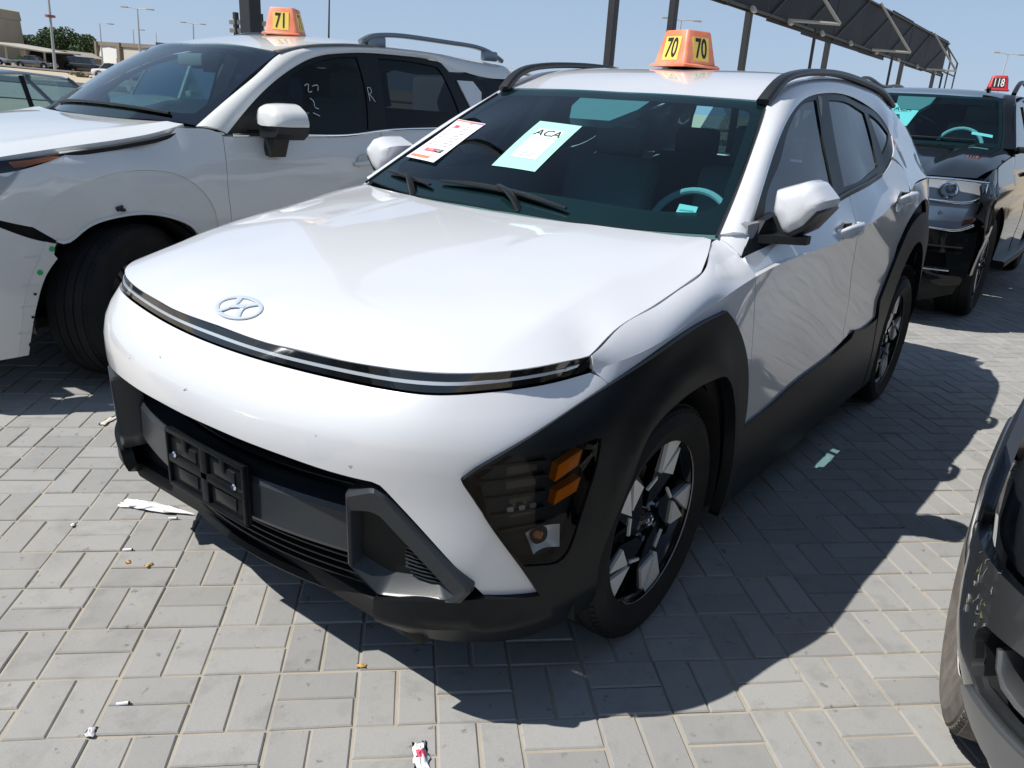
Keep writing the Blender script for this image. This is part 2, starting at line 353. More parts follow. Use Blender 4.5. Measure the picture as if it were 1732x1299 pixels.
KB={"bar_end":[[1.1111,.9051]],"fend_shut":[[1.1467,.8749],[1.1739,.8427]],"clad_edgeF":[[1.1739,.8427],[.9915,.7955],[.8591,.7296],[.8067,.6959],[.7773,.6697]],"fas_side":[[.78,.6614],[.8444,.5605],[.9104,.4425],[.9568,.3565]],"fas_bot":[[.9568,.3565],[.8925,.3659],[.8274,.3762]],"claw":[[.8274,.3762],[.7471,.4841],[.6156,.6305],[.603,.6424],[.5831,.6487],[.484,.6523]],"lip":[[.484,.6523],[.3796,.6571],[.222,.6607],[.0394,.6658],[-.1122,.6701],[-.2305,.669],[-.3699,.669]],"clad_edge":[[1.1596,.8466],[.979,.7957],[.854,.7347],[.8045,.7032],[.7788,.6808]],"clad_top":[[1.1596,.8466],[1.3669,.8847],[1.6897,.8627],[1.7155,.8544],[1.7803,.8097],[1.885,.7354],[1.9792,.6587],[2.0265,.5822],[2.0368,.5224],[2.021,.4813]],"hl":[[.7762,.6786],[.8639,.7314],[.9991,.7228],[1.091,.7278],[1.121,.7227],[1.1107,.6653],[1.0841,.5916],[1.0496,.4955],[1.0268,.4549],[1.0045,.4413],[.9552,.4464],[.9112,.4546]],"low_bot":[[.7462,.2234],[.8144,.2251],[.8689,.2237],[.9461,.2288],[1.0415,.2272],[1.1012,.2371],[1.1442,.2647],[1.1505,.293]],"low_step":[[.5654,.2939],[.7602,.3094],[.9272,.2886],[1.0322,.3105]],"lowtop":[[.5723,.3499],[.7014,.3845],[.8174,.3887]],"arch":[[1.9037,.5473],[1.8542,.619],[1.8007,.6622],[1.7486,.6898],[1.664,.7078],[1.5518,.7165],[1.4523,.7151],[1.3667,.7057],[1.3132,.6877],[1.284,.6636],[1.2519,.5963],[1.1803,.4684],[1.1439,.3806],[1.1474,.2652]],"sill":[[2.0374,.475],[2.2845,.4749],[2.5983,.4933],[2.9588,.5023],[3.2846,.5247],[3.3259,.5481],[3.4768,.5308],[3.6666,.5431],[3.6498,.6062],[3.7735,.7015],[3.9127,.7709],[4.0565,.7957]],"door_split":[[1.9289,.8769],[2.0106,.7341],[2.0669,.6124],[2.0817,.5068]],"rear_split":[[2.991,.8722],[3.0445,.8132],[3.0891,.7532],[3.1568,.6811],[3.1791,.6473],[3.1848,.5945]],"hood":[[.3445,.8269],[.3104,.8228],[.2528,.8299],[.1008,.8379],[-.055,.8373],[-.1812,.839],[-.2987,.7994],[-.4073,.7562]],"fend_door_up":[[-.369,.8715],[-.3134,.9182],[-.2379,.9695]],"hoodcrease":[[.572,.699],[.3512,.7103],[.0364,.7105],[-.2549,.7298],[-.4103,.7278]],"logo":[[.6999,-.0068],[.7178,-.0817],[.6739,.0557],[.6591,-.0655],[.731,.0372]],"belt":[[-.4264,1.0497],[-.7728,1.0821],[-1.1938,1.1458],[-1.3992,1.1673],[-1.5837,1.1876],[-1.8299,1.2094],[-2.0379,1.2362],[-2.155,1.2708],[-2.2896,1.3318],[-2.4152,1.3685]],"dlo_top":[[-.5064,1.0941],[-.6972,1.219],[-.9703,1.3767],[-1.1593,1.4558],[-1.3222,1.5047],[-1.5328,1.534],[-1.8475,1.542],[-2.2295,1.506],[-2.4245,1.4459],[-2.4512,1.376]],"gl_front":[[-.696,1.1754],[-.8411,1.2858],[-1.0323,1.3865],[-1.217,1.4573],[-1.4024,1.4973],[-1.5135,1.5097],[-1.4374,1.379],[-1.3382,1.2344],[-1.2966,1.1806]],"gl_rear":[[-1.6351,1.514],[-1.8947,1.5065],[-2.0937,1.4781],[-2.0747,1.3929],[-2.0189,1.2846],[-1.9884,1.2494],[-1.4721,1.1961],[-1.5169,1.2936],[-1.5793,1.4123]],"gl_qtr":[[-2.1861,1.4974],[-2.3276,1.445],[-2.4189,1.3942],[-2.1846,1.3322],[-2.1281,1.3028],[-2.1526,1.3936]]}

# ---- body surfaces of the white three-row SUV (own frame: x forward from front axle, y left)
def _pfpts():
    P=[]
    for x,d in ((.95,-.20),(.80,-.10),(.62,-.03),(.3,0),(0,0),(-.4,0),(-.9,0),(-1.6,0),(-2.4,0),(-3.2,-.01),(-3.7,-.08)):
        for z,y in ((.30,.935),(.55,.958),(.80,.970),(.98,.965),(1.06,.952)): P.append((x,y+d,z))
    for x in (-.45,-.9,-1.6,-2.4,-3.2): P+=[(x,.930,1.125),(x,.905,1.19),(x,.872,1.30),(x,.818,1.45),(x,.762,1.58),(x,.705,1.67)]
    for x in (.5,.2,-.1): P+=[(x,.925,1.10),(x,.885,1.135)]
    return P
PD=TPS(_pfpts(),'y',3e-4)
P_shut=[(.62,.88,1.065),(.45,.895,1.095),(.2,.895,1.13),(0,.89,1.155),(-.2,.875,1.185),(-.33,.86,1.215),(-.40,.845,1.232)]
PH_=TPS([(.85,0,1.06),(.7,0,1.11),(.4,0,1.165),(0,0,1.21),(-.35,0,1.235),(.8,.4,1.055),(.6,.4,1.115),(.2,.4,1.178),(-.2,.4,1.222),(-.4,.4,1.235),(.7,.7,1.06),(.4,.7,1.125),(0,.7,1.185),(-.4,.7,1.236)]+P_shut,'z',3e-4,sym=True)
PG=TPS([(-.28,0,1.225),(-.33,.4,1.225),(-.46,.75,1.225),(-.50,.85,1.224),(-1.02,0,1.655),(-1.04,.4,1.65),(-1.09,.72,1.616),(-.62,0,1.455),(-.66,.4,1.45),(-.78,.79,1.435)],'z',1e-4,sym=True)
PR=TPS([(-1.02,0,1.655),(-1.04,.4,1.65),(-1.09,.71,1.618),(-1.4,0,1.735),(-1.4,.6,1.70),(-2.0,0,1.765),(-2.0,.65,1.72),(-2.8,0,1.745),(-2.8,.65,1.70),(-3.7,0,1.68),(-3.7,.6,1.64)],'z',1e-4,sym=True)

PB={"p_hood":[[0.4981,1.0924],[0.2519,1.112],[0.0369,1.1246],[-0.1574,1.1382],[-0.2832,1.1794],[-0.3315,1.2155]],"p_crease":[[0.4334,1.0426],[0.2274,1.0517],[-0.1335,1.0609],[-0.5395,1.0728]],"p_shut":[[-0.5644,1.182],[-0.5561,1.0841],[-0.5423,0.8982],[-0.5487,0.8031]],"p_seam":[[0.5471,0.835],[0.4424,0.7822],[0.3101,0.7173]],"p_bump":[[0.5506,0.8077],[0.4,0.7368],[0.3401,0.7203],[0.3514,0.6868],[0.406,0.5717],[0.4607,0.4418],[0.4877,0.3047],[0.5037,0.2201],[0.6133,0.2256]],"p_flare":[[0.4418,0.7873],[0.3272,0.9198],[0.193,0.9776],[0.0226,1.0178],[-0.1365,1.0237],[-0.2708,0.9999],[-0.3877,0.9238],[-0.453,0.8248]],"p_arch":[[0.3101,0.7173],[0.219,0.7679],[0.0783,0.8163],[-0.1114,0.8223],[-0.2438,0.7865],[-0.329,0.7407]],"p_lamp":[[0.2086,1.1067],[0.4334,1.0426],[0.5345,0.9305]],"p_belt":[[-0.5938,1.1908],[-0.9562,1.1918],[-1.4718,1.1942],[-1.6827,1.2157],[-2.1134,1.2338],[-2.5012,1.2492]],"p_dtop":[[-0.5938,1.1908],[-0.8099,1.358],[-1.0585,1.5041],[-1.3106,1.6073],[-1.5266,1.6458],[-1.7251,1.6641],[-2.1741,1.6727],[-2.4251,1.6552],[-2.4596,1.5842],[-2.5829,1.4139]],"p_gfront":[[-0.6995,1.2147],[-0.9971,1.4492],[-1.1518,1.531],[-1.3474,1.594],[-1.6635,1.6393],[-1.6515,1.4539],[-1.5966,1.2184]],"p_grear":[[-1.8384,1.6417],[-2.1584,1.6427],[-2.3657,1.6271],[-2.41,1.5626],[-2.4923,1.28],[-1.7515,1.2303],[-1.7953,1.4602]],"p_blade":[[-2.5259,1.5422],[-2.7035,1.5433],[-2.7598,1.4768],[-2.593,1.4142]],"p_roofside":[[-2.4842,1.6044],[-2.6493,1.6065],[-2.717,1.6417],[-3.2528,1.6167]],"p_handle":[[-1.4239,0.9957],[-1.6213,1.0504]],"p_rdoorshut":[[-1.6827,1.2158],[-1.7113,1.0942],[-1.7154,1.0695]],"p_R":[[-1.6903,1.4386]],"p_dim":[[0.2398,0.8152],[0.038,0.8518],[-0.1154,0.8674],[-0.2793,0.8309]],"p_roofsil":[[-1.1199,-0.372],[-1.294,-0.3091],[-1.4772,-0.121]],"p_sign":[[-1.5404,-0.0179],[-1.6498,0.0223],[-1.64,0.1995]],"p_wstop":[[-0.9314,-0.234],[-0.9554,0.3336],[-1.0908,0.7227]],"p_wsb":[[-0.261,-0.4051],[-0.288,0.396],[-0.4944,0.8392]]}

# ---------------------------------------------------------------- ground and paving
PO=np.array([1.38321,-0.02198]); PX=np.array([-0.69857,0.71554]); PY=np.array([-0.71554,-0.69857])       # paving grid origin and axes (20 cm modules)
def gpos(c,r): return PO+PX*(c*.2)+PY*(r*.2)
def paver_mat():
    m=bpy.data.materials.new('concrete_paver'); m.use_nodes=True; n=m.node_tree.nodes; l=m.node_tree.links; b=n['Principled BSDF']; b.inputs['Roughness'].default_value=.85
    g=n.new('ShaderNodeNewGeometry'); oi=n.new('ShaderNodeObjectInfo'); ad=n.new('ShaderNodeMath'); ad.operation='ADD'; fr=n.new('ShaderNodeMath'); fr.operation='FRACT'
    l.new(g.outputs['Random Per Island'],ad.inputs[0]); l.new(oi.outputs['Random'],ad.inputs[1]); l.new(ad.outputs[0],fr.inputs[0])
    rp=n.new('ShaderNodeValToRGB'); e=rp.color_ramp.elements; e[0].color=(.262,.260,.254,1); e[1].color=(.335,.331,.321,1); e.new(.5).color=(.298,.295,.287,1); l.new(fr.outputs[0],rp.inputs[0])
    def noise(sc,d,lo,hi):
        t=n.new('ShaderNodeTexNoise'); t.inputs['Scale'].default_value=sc; t.inputs['Detail'].default_value=d; t.inputs['Roughness'].default_value=.65; l.new(g.outputs['Position'],t.inputs[0])
        r=n.new('ShaderNodeMapRange'); r.inputs[1].default_value=lo; r.inputs[2].default_value=hi; l.new(t.outputs[0],r.inputs[0]); return t,r
    def mix(a,bc,f,mode='MIX'):
        x=n.new('ShaderNodeMix'); x.data_type='RGBA'; x.blend_type=mode; l.new(f,x.inputs[0]); l.new(a,x.inputs[6]); x.inputs[7].default_value=(*bc,1); return x.outputs[2]
    def scaled(r,k):
        q=n.new('ShaderNodeMath'); q.operation='MULTIPLY'; q.inputs[1].default_value=k; l.new(r.outputs[0],q.inputs[0]); return q.outputs[0]
    _,r1=noise(1.3,5,.45,.75); _,r2=noise(9,7,.52,.75); t3,r3=noise(320,3,.35,.7); _,r4=noise(22,5,.62,.72); _,r6=noise(.7,4,.56,.72)
    c=mix(rp.outputs[0],(.375,.355,.325),scaled(r1,.55)); c=mix(c,(.165,.16,.152),scaled(r2,.55)); c=mix(c,(.20,.20,.18),scaled(r3,.35)); c=mix(c,(.085,.082,.08),scaled(r4,.8)); c=mix(c,(.15,.145,.14),scaled(r6,.55))
    l.new(c,b.inputs['Base Color'])
    u=n.new('ShaderNodeBump'); u.inputs['Strength'].default_value=.35; u.inputs['Distance'].default_value=.0015; l.new(t3.outputs[0],u.inputs['Height'])
    t5,_r=noise(45,4,0,1); u2=n.new('ShaderNodeBump'); u2.inputs['Strength'].default_value=.3; u2.inputs['Distance'].default_value=.003; l.new(t5.outputs[0],u2.inputs['Height']); l.new(u.outputs[0],u2.inputs['Normal']); l.new(u2.outputs[0],b.inputs['Normal'])
    return m
PAVER=paver_mat()
JOINT=mat('joint_sand',(.37,.33,.265),.95,noise=(6,.6,(.22,.20,.165)),bump=(300,.6))
def far_z(x,y):
    """terrain beyond the lot rises gently towards the left of the view"""
    d=np.array([x,y])-np.array([1.83,1.71]); f=np.array([-.803,-.596]); rt=np.array([-.596,.803]); dep=d@f; lat=d@rt
    k=min(max((dep-14)/30,0),1); k=k*k*(3-2*k); return k*(-.030*min(lat,20))-.012
V=[];F=[]; N=70
xs=np.concatenate([-np.geomspace(500,6,34),np.linspace(-4,4,5),np.geomspace(6,500,34)])
for yy in xs:
    for xx in xs: V.append((xx,yy,far_z(xx,yy)))
n=len(xs); F=[(i*n+j,i*n+j+1,(i+1)*n+j+1,(i+1)*n+j) for i in range(n-1) for j in range(n-1)]
G0=mesh('ground',V,F,mat('sand_ground',(.46,.38,.27),.95,noise=(.25,.6,(.36,.31,.24)),bump=(3,.4)),None,True); G0['kind']='structure'
# paved lot: a sheet of joint sand with the pavers standing in it
def lotp(c,r,z): p=gpos(c,r); return (p[0],p[1],z)
LOT=mesh('paving',[lotp(-60,-30,-.0045),(lotp(75,-30,-.0045)),lotp(75,75,-.0045),lotp(-60,75,-.0045)],[(0,1,2,3)],JOINT); LOT['kind']='structure'
L_,W_,J_=.2-.0060,.1-.0060,0
def brick_geo(lx,ly,h=.0,b=.0035):
    top=[(-lx/2+b,-ly/2+b,h),(lx/2-b,-ly/2+b,h),(lx/2-b,ly/2-b,h),(-lx/2+b,ly/2-b,h)]; mid=[(-lx/2,-ly/2,h-b),(lx/2,-ly/2,h-b),(lx/2,ly/2,h-b),(-lx/2,ly/2,h-b)]; bot=[(x,y,-.03) for x,y,_ in mid]
    return top+mid+bot,[(0,1,2,3)]+[(4+i,4+(i+1)%4,(i+1)%4,i) for i in range(4)]+[(8+i,8+(i+1)%4,4+(i+1)%4,4+i) for i in range(4)]
bv,bf=brick_geo(L_,W_)
BRM=bpy.data.meshes.new('brick'); BRM.from_pydata(bv,[],bf); BRM.materials.append(PAVER)
ang=math.atan2(PX[1],PX[0])
fwd=np.array([-.7551,-.5609,-.3395]); 
bricks=[]
rng=np.random.RandomState(3)
Rw=np.array([[-0.611734,0.789008,0.056986],[--0.235933,--0.250733,-0.938866],[-0.755061,-0.560891,-0.339535]])
for c in range(-40,62):
    for r in range(-12,70):
        for k in (0,1):
            lon=(c+r)%2
            cc,rr=(c+.5,r+.25+.5*k) if lon else (c+.25+.5*k,r+.5)
            p=gpos(cc,rr); q=np.array([p[0],p[1],0])-np.array(CAM); v=Rw@q
            if v[2]<.3: continue
            x,y=866+1329.2*v[0]/v[2],649.5+1329.2*v[1]/v[2]
            if x<-260 or x>1990 or y>1560 or v[2]>17: continue
            hid=(-3.2<p[0]<.35 and abs(p[1])<.6)
            inview=(0<x<1732 and 0<y<1299 and not hid)
            bricks.append((v[2] if inview else v[2]+100,p[0],p[1],ang+(0 if lon else math.pi/2)))
bricks.sort()
mv=[];mf=[]
for i,(d,x,y,a) in enumerate(bricks):
    dz=rng.normal(0,.0009); tx,ty=rng.normal(0,.004,2); da=rng.normal(0,.008); jx,jy=rng.normal(0,.0011,2)
    if i<300:
        o=bpy.data.objects.new('brick',BRM); COL.objects.link(o); o.parent=LOT; o.location=(x+jx,y+jy,dz); o.rotation_euler=(tx,ty,a+da)
    else:
        c_,s_=math.cos(a+da),math.sin(a+da); k=len(mv)
        mv+=[(x+jx+px*c_-py*s_,y+jy+px*s_+py*c_,pz+dz+px*ty+py*tx) for px,py,pz in bv]; mf+=[tuple(q+k for q in f) for f in bf]
me=bpy.data.meshes.new('bricks'); me.from_pydata(mv,[],mf); o=link(me,'bricks',PAVER,LOT); o['kind']='stuff'

# ---------------------------------------------------------------- white crossover in the middle
def wheel(name,parent,c,side,R=.345,W=.215,rim=.253,style='tri',steer=0.,mat_face=None,phi0=78):
    """tyre with tread, rim barrel, spoked face; side=+1 left. Returns wheel root (a part of its car)"""
    y0=0
    prof=[(rim-.012,-W*.42),(rim+.012,-W*.46),(R-.05,-W*.52),(R-.02,-W*.47),(R-.006,-W*.38)]
    tread=[]
    for a in (-.30,-.10,.10,.30):
        tread+=[(R,W*(a-.085)),(R,W*(a+.085)),(R-.007,W*(a+.09)),(R-.007,W*(a+.11))]
    prof=prof+tread[:-2]+[(R-.006,W*.38),(R-.02,W*.47),(R-.05,W*.52),(rim+.012,W*.46),(rim-.012,W*.42)]
    tyre=lathe('wheel',prof,RUBBER,parent,n=72,sharp=28)
    # shoulder blocks of the tread
    V=[];F=[]
    nb=84
    for i in range(nb):
        a=2*math.pi*i/nb
        for sgn in (-1,1):
            k=len(V)
            for rr,yy in ((R+.0002,.31),(R-.0105,.445),(R-.016,.445),(R-.006,.31)):
                for da in (-.027,.027): V.append((rr*math.cos(a+da),sgn*W*yy,rr*math.sin(a+da)))
            F+=[(k,k+1,k+3,k+2),(k+2,k+3,k+5,k+4),(k+4,k+5,k+7,k+6),(k,k+2,k+4,k+6),(k+1,k+3,k+5,k+7)]
    mesh('tread_blocks',V,F,RUBBER,tyre)['kind']='stuff'
    # rim barrel and lip
    fy=W*.36
    lathe('rim',[(rim-.002,-W*.40),(rim-.03,-W*.3),(rim-.035,fy-.05),(rim-.02,fy-.01),(rim-.006,fy+.004),(rim+.004,fy+.010),(rim+.008,fy+.004)],GUNM,tyre,n=72)
    lathe('rim_lip',[(rim-.009,fy+.008),(rim-.004,fy+.0125),(rim+.002,fy+.0125),(rim+.005,fy+.008)],ALLOY,tyre,n=72)
    lathe('brake_disc',[(.05,-.02),(.145,-.02),(.15,-.005),(.05,-.005)],mat('brake_iron',(.2,.19,.18),.45,.9),tyre,n=36)
    if style=='tri':
        def pol(r,ph): a=R_(ph); return (-r*math.cos(a)*rim,r*math.sin(a)*rim)   # seen from outside, image right is car rear
        hub=lathe('hub',[(0,fy-.012),(.028,fy-.012),(.034,fy-.016),(.072,fy-.022),(.078,fy-.05),(.06,fy-.07)],GUNM,tyre,n=36)
        for k in range(5):
            ph=phi0-72*k
            def plate(pts,d0,d1,m,nm):
                n=len(pts); V=[(p[0],d1,p[1]) for p in pts]+[(p[0],d0,p[1]) for p in pts]
                mesh(nm,V,[tuple(range(n)),tuple(range(2*n-1,n-1,-1))]+[(i,(i+1)%n,n+(i+1)%n,n+i) for i in range(n)],m,tyre)
            # dark spoke web from hub to rim, and its machined facets
            plate([pol(.26,ph+34),pol(.55,ph+14),pol(.985,ph+3),pol(.985,ph-9),pol(.985,ph-24),pol(.94,ph-28),pol(.60,ph-36),pol(.50,ph-33),pol(.26,ph-14)],fy-.035,fy-.008,GUNM,'spoke')
            plate([pol(.985,ph+1),pol(.99,ph-6),pol(.99,ph-13),pol(.985,ph-20),pol(.57,ph+2)],fy-.01,fy+.003,ALLOY,'spoke_facet')
            plate([pol(.57,ph-4),pol(.90,ph-24),pol(.60,ph-32)],fy-.01,fy+.001,ALLOY,'spoke_facet')
            plate([pol(.53,ph+5),pol(.47,ph+30),pol(.44,ph+29),pol(.49,ph+5)],fy-.01,fy-.003,ALLOY,'spoke_facet')
            plate([pol(.985,ph+30),pol(.985,ph+36),pol(.2,ph+60),pol(.2,ph+20)],fy-.05,fy-.03,GUNM,'spoke')
            lathe('lug_nut',[(0,fy-.008),(.009,fy-.008),(.010,fy-.03)],CHROME,tyre,axis_o=(-.055*math.cos(R_(ph+30)),0,.055*math.sin(R_(ph+30))),n=8)
        lathe('centre_cap',[(0,fy-.004),(.024,fy-.005),(.027,fy-.012)],GUNM,tyre,n=24)
        ring=[(.016*math.cos(a)*1.15,fy-.003,.014*math.sin(a)) for a in np.linspace(0,2*math.pi,25)[:-1]]
        sweep('cap_emblem',ring+[ring[0]],circ(.0016,5),CHROME,tyre,up=(0,1,0))
        for s in (-1,1): sweep('cap_emblem',[(s*.008-.003,fy-.003,-.010),(s*.006+.003,fy-.003,.010)],circ(.0016,5),CHROME,tyre,up=(0,1,0))
    else:
        for k in range(style):
            a=2*math.pi*k/style
            for da in (-.11,.11):
                p0=np.array([.05*math.cos(a),fy-.012,.05*math.sin(a)]); p1=np.array([(rim-.005)*math.cos(a+da),fy-.004,(rim-.005)*math.sin(a+da)])
                sweep('spoke',[p0,(p0+p1)/2,p1],rrect(.03,.03,.006),mat_face or ALLOY,tyre,up=(0,1,0),scale=[1.2,.9,1.1])
        lathe('hub',[(0,fy-.0),(.05,fy-.004),(.06,fy-.03),(.06,fy-.06)],mat_face or ALLOY,tyre,n=24)
    tyre.location=c
    tyre.rotation_euler=(0,0,(0 if side>0 else math.pi)+steer)
    tyre.name='wheel'
    return tyre

CAR=thing('parked_car','white compact crossover with black cladding and orange 70 sign on its roof','car')
B=KB
vt=.896
def mirror_u(half): # half outline from centre bottom round to centre top -> full closed outline
    h=np.array(half); m=h[::-1]*[-1,1]; return np.concatenate([h,m[1:-1]] if abs(m[0][0])<1e-6 else [h,m])
# bumper cover
T_=lambda k,a=None,b=None:[tuple(p) for p in B[k][a:b]]
lipl=[(0,.6665),(.12,.6665),(.222,.6640),(.376,.659),(.484,.6523),(.5831,.6487)]
fas=outline(lipl,[(.5831,.6487),(.603,.6424),(.6156,.6305)],[(.6156,.6305),(.7471,.4841),(.8274,.3762)],T_('fas_bot')[::-1],T_('fas_side')[::-1],[T_('fas_side')[0],(.7745,.6697),T_('clad_edgeF')[3]],T_('clad_edgeF',0,4)[::-1],[T_('clad_edgeF')[0],T_('fend_shut')[0],(1.118,vt)],[(1.118,vt),(.8,vt),(.4,vt),(.001,vt)])
fas=np.concatenate([fas,(fas*[-1,1])[::-1][:-1]])
panel('bumper_cover',KF,fas,WHITE,CAR,step=.05,thick=.02)
# lip return above the grille so the edge has depth
lipu=np.linspace(-.6,.6,41); lipp=KF(np.stack([lipu,np.interp(abs(lipu),[0,.22,.484,.6],[.6665,.664,.6523,.643])],1))
V=[];F=[]
for i,p in enumerate(lipp): V+=[p-[.004,0,.001],p-[.075,0,-.004]]
F=[(2*i,2*i+2,2*i+3,2*i+1) for i in range(len(lipp)-1)]
mesh('grille_upper_lip',V,F,TRIM,CAR,True)
# light bar
bar_u=[0,.22,.43,.605,.7,.85,1.02,1.11]; bar_top=nat_spline(bar_u,np.array(K_bar_top))
def LBAR(q):
    q=np.atleast_2d(np.asarray(q,float)); a=KF(np.stack([q[:,0],np.full(len(q),.90)],1)); b=bar_top(np.abs(q[:,0])); b[:,1]*=np.where(q[:,0]<0,-1,1); w=(q[:,1]/.05)[:,None]; return a*(1-w)+b*w
lb=outline([(0,.003),(.5,.003),(1.10,.003)],[(1.10,.003),(1.118,.020),(1.108,.048)],[(1.108,.048),(.5,.0485),(.001,.0485)],step=.03); lb=np.concatenate([lb,(lb*[-1,1])[::-1][:-1]])
BAR=panel('light_bar',LBAR,lb,GLOSSB,CAR,step=.012,off=-.003,thick=.02)
st=outline([(0,.020),(.5,.020),(1.02,.022)],[(1.02,.022),(1.02,.030)],[(1.02,.030),(.5,.029),(.001,.029)],step=.03); st=np.concatenate([st,(st*[-1,1])[::-1][:-1]])
panel('light_strip',LBAR,st,mat('light_strip',(.42,.47,.52),.12,0,.8),BAR,step=.012,off=-.0012,thick=.004)
panel('marker_lamp',LBAR,[(1.02,.022),(1.065,.026),(1.07,.034),(1.025,.031)],mat('marker_lamp',(.75,.8,.8),.15,0,1),BAR,step=.012,off=.0005,thick=.004,mirror=True)
# bonnet
hcx=np.array([.66,.574,.345,.044,-.246,-.408]); hcy=np.array([.68,.700,.706,.715,.734,.735])
def HOOD(q):
    q=np.atleast_2d(np.asarray(q,float)); P=KT(q); d=np.abs(q[:,1])-np.interp(-q[:,0],-hcx,hcy); fade=np.clip((.62-q[:,0])/.25,0,1)
    P[:,2]+=fade*(.0075*np.exp(-np.sqrt(d*d+.004**2)/.045))
    d2=np.abs(q[:,1])-(.34-.06*q[:,0]); P[:,2]+=np.clip((.5-q[:,0])/.5,0,1)*.004/(1+np.exp(-d2/.02))*np.exp(-np.clip(d2,0,1)/.2)
    return P
hb=[tuple(bar_top(np.array([u]))[0][:2]) for u in (0,.11,.22,.43,.605,.7,.85,1.02,1.105)]
hb=[(x+.0,y) for x,y in hb]
hs_=[p[:2] for p in K_shut]
hood=outline(hb,[hb[-1],(.318,.826),hs_[2]],hs_[2:6],hs_[5:8],[(-.403,.758),(-.36,.6),(-.31,.4),(-.28,.2),(-.272,.001)],step=.025)
hood=np.concatenate([hood,(hood*[1,-1])[::-1][:-1]])
BON=panel('bonnet',HOOD,hood,WHITE,CAR,step=.035,thick=.025,gap=.0025)
# emblem on the bonnet: slanted H in an oval
def em(a,b,h=.0025):
    x=.703+a; y=b; return HOOD(np.array([[x,y]]))[0]+np.array([.2,0,1])*h
oval=[em(.036*math.cos(t),.078*math.sin(t)) for t in np.linspace(0,2*math.pi,41)]
EMB=sweep('emblem',oval,rrect(.011,.004,.0015),mat('emblem_satin',(.62,.68,.74),.3,.35),CAR,closed=False,up=(.2,0,1))
def stroke(pts,w): sweep('emblem_stroke',[em(a,b) for a,b in pts],rrect(w,.004,.0015),MATS['emblem_satin'],EMB,up=(.2,0,1),step=.008,scale=[1.1,.9,.8,.9,1.1])
stroke([(-.032,-.036),(0,-.020),(.030,-.046)],.016); stroke([(-.030,.046),(0,.020),(.032,.036)],.016); stroke([(.006,-.022),(0,0),(-.006,.022)],.018)
# wings
wu=[1.125,1.16,1.2,1.33,1.48,1.62,1.74,1.86,1.922]
w_lo=np.array([KF(np.array([[u,.90]]))[0] for u in wu]); w_hi=np.array([tuple(KT(np.array([p[:2]]))[0]) for p in K_shut]); w_hi[-1]=(-.434,.764,1.088)
wt_=np.concatenate([[0],np.cumsum(np.linalg.norm(np.diff((w_lo+w_hi)/2,axis=0),axis=1))]); _wl=nat_spline(wt_,w_lo); _wh=nat_spline(wt_,w_hi)
def WING(q):
    q=np.atleast_2d(np.asarray(q,float)); a=_wl(q[:,0]); b=_wh(q[:,0]); w=np.clip(q[:,1]/.09,-.3,1.3)[:,None]; g=np.interp(q[:,0],[0,.15,.5,wt_[-1]],[.003,.008,.012,.009])[:,None]; n=np.array([.1,.72,.68])
    return a*(1-w)+b*w+n*(g*4*w*(1-w)**1.0)
wingT=outline([(0,-.0022),(wt_[-1]+.002,-.0022)],[(wt_[-1]+.002,-.0022),(wt_[-1]+.002,.09)],[(wt_[-1]+.002,.09),(0,.09)],[(0,.09),(0,-.0022)],step=.02)
ds=B['door_split']; ct=B['clad_top']
wingF=outline([(1.125,.902),(1.3,.9022),(1.915,.9022)],[(1.915,.9022)]+[tuple(p) for p in ds],[tuple(ds[-1]),(2.075,.47)],[(2.075,.47),(2.01,.50),(1.97,.62),(1.86,.72),(1.74,.82),(1.68,.845)],[(1.68,.845),(1.40,.865),T_('fend_shut')[1]],[T_('fend_shut')[1],T_('fend_shut')[0],(1.125,.902)])
_wq=np.array([(-.4285,.846,1.047),(-.508,.831,1.093),(-.433,.764,1.0885),(-.458,.768,1.103)])
def WCOR(q):
    q=np.atleast_2d(np.asarray(q,float)); a=(q[:,0]/.08)[:,None]; b=(q[:,1]/.09)[:,None]; return (_wq[0]*(1-a)+_wq[1]*a)*(1-b)+(_wq[2]*(1-a)+_wq[3]*a)*b+np.array([.1,.7,.7])*(.006*4*b*(1-b))
panel('wing',KF,wingF,WHITE,CAR,step=.04,gap=.002,mirror=True,more=[(WING,wingT),(WCOR,outline([(-.004,-.002),(.08,-.002)],[(.08,-.002),(.08,.092)],[(.08,.092),(-.004,.092)],[(-.004,.092),(-.004,-.002)]))])
# doors: lower skin and shoulder
rs=[(2.965,.902)]+[tuple(p) for p in B['rear_split']]+[(3.19,.53)]
sl=[tuple(p) for p in B['sill']]
fdF=outline([(1.915,.902),(2.4,.902),(2.965,.902)],rs,[(3.19,.53),(2.9588,.498),(2.598,.488),(2.2844,.47),(2.075,.468)],[(2.075,.468)]+[tuple(p) for p in ds[::-1]]+[(1.915,.902)])
def crD(u): p=KF(np.array([[u,.90]]))[0]; return (p[0],p[2]-.0022)
belt=[tuple(p) for p in B['belt']]; dtop=[tuple(p) for p in B['dlo_top']]
bl=np.array(belt)
def beltz(x): return float(np.interp(-x,-bl[:,0],bl[:,1]))
fdD=outline([crD(u) for u in (1.92,2.1,2.393,2.65,2.965)],[crD(2.965),(-1.475,beltz(-1.475)-.004)],[(-1.475,beltz(-1.475)-.004)]+[(x,z-.004) for x,z in belt[:4][::-1]],[(belt[0][0],belt[0][1]-.004),crD(1.92)])
DOOR=panel('front_door',KF,fdF,WHITE,CAR,step=.05,gap=.002,mirror=True,more=[(KD,fdD)])
ra=[tuple(p) for p in sl[6:12]]
rdF=outline([(2.965,.902),(3.3,.902),(3.76,.902)],[(3.76,.902),(3.78,.84),(3.80,.74),(3.70,.62),(3.66,.545)],[(3.66,.545),(3.4768,.527),(3.3259,.54),(3.19,.53)],rs[::-1])
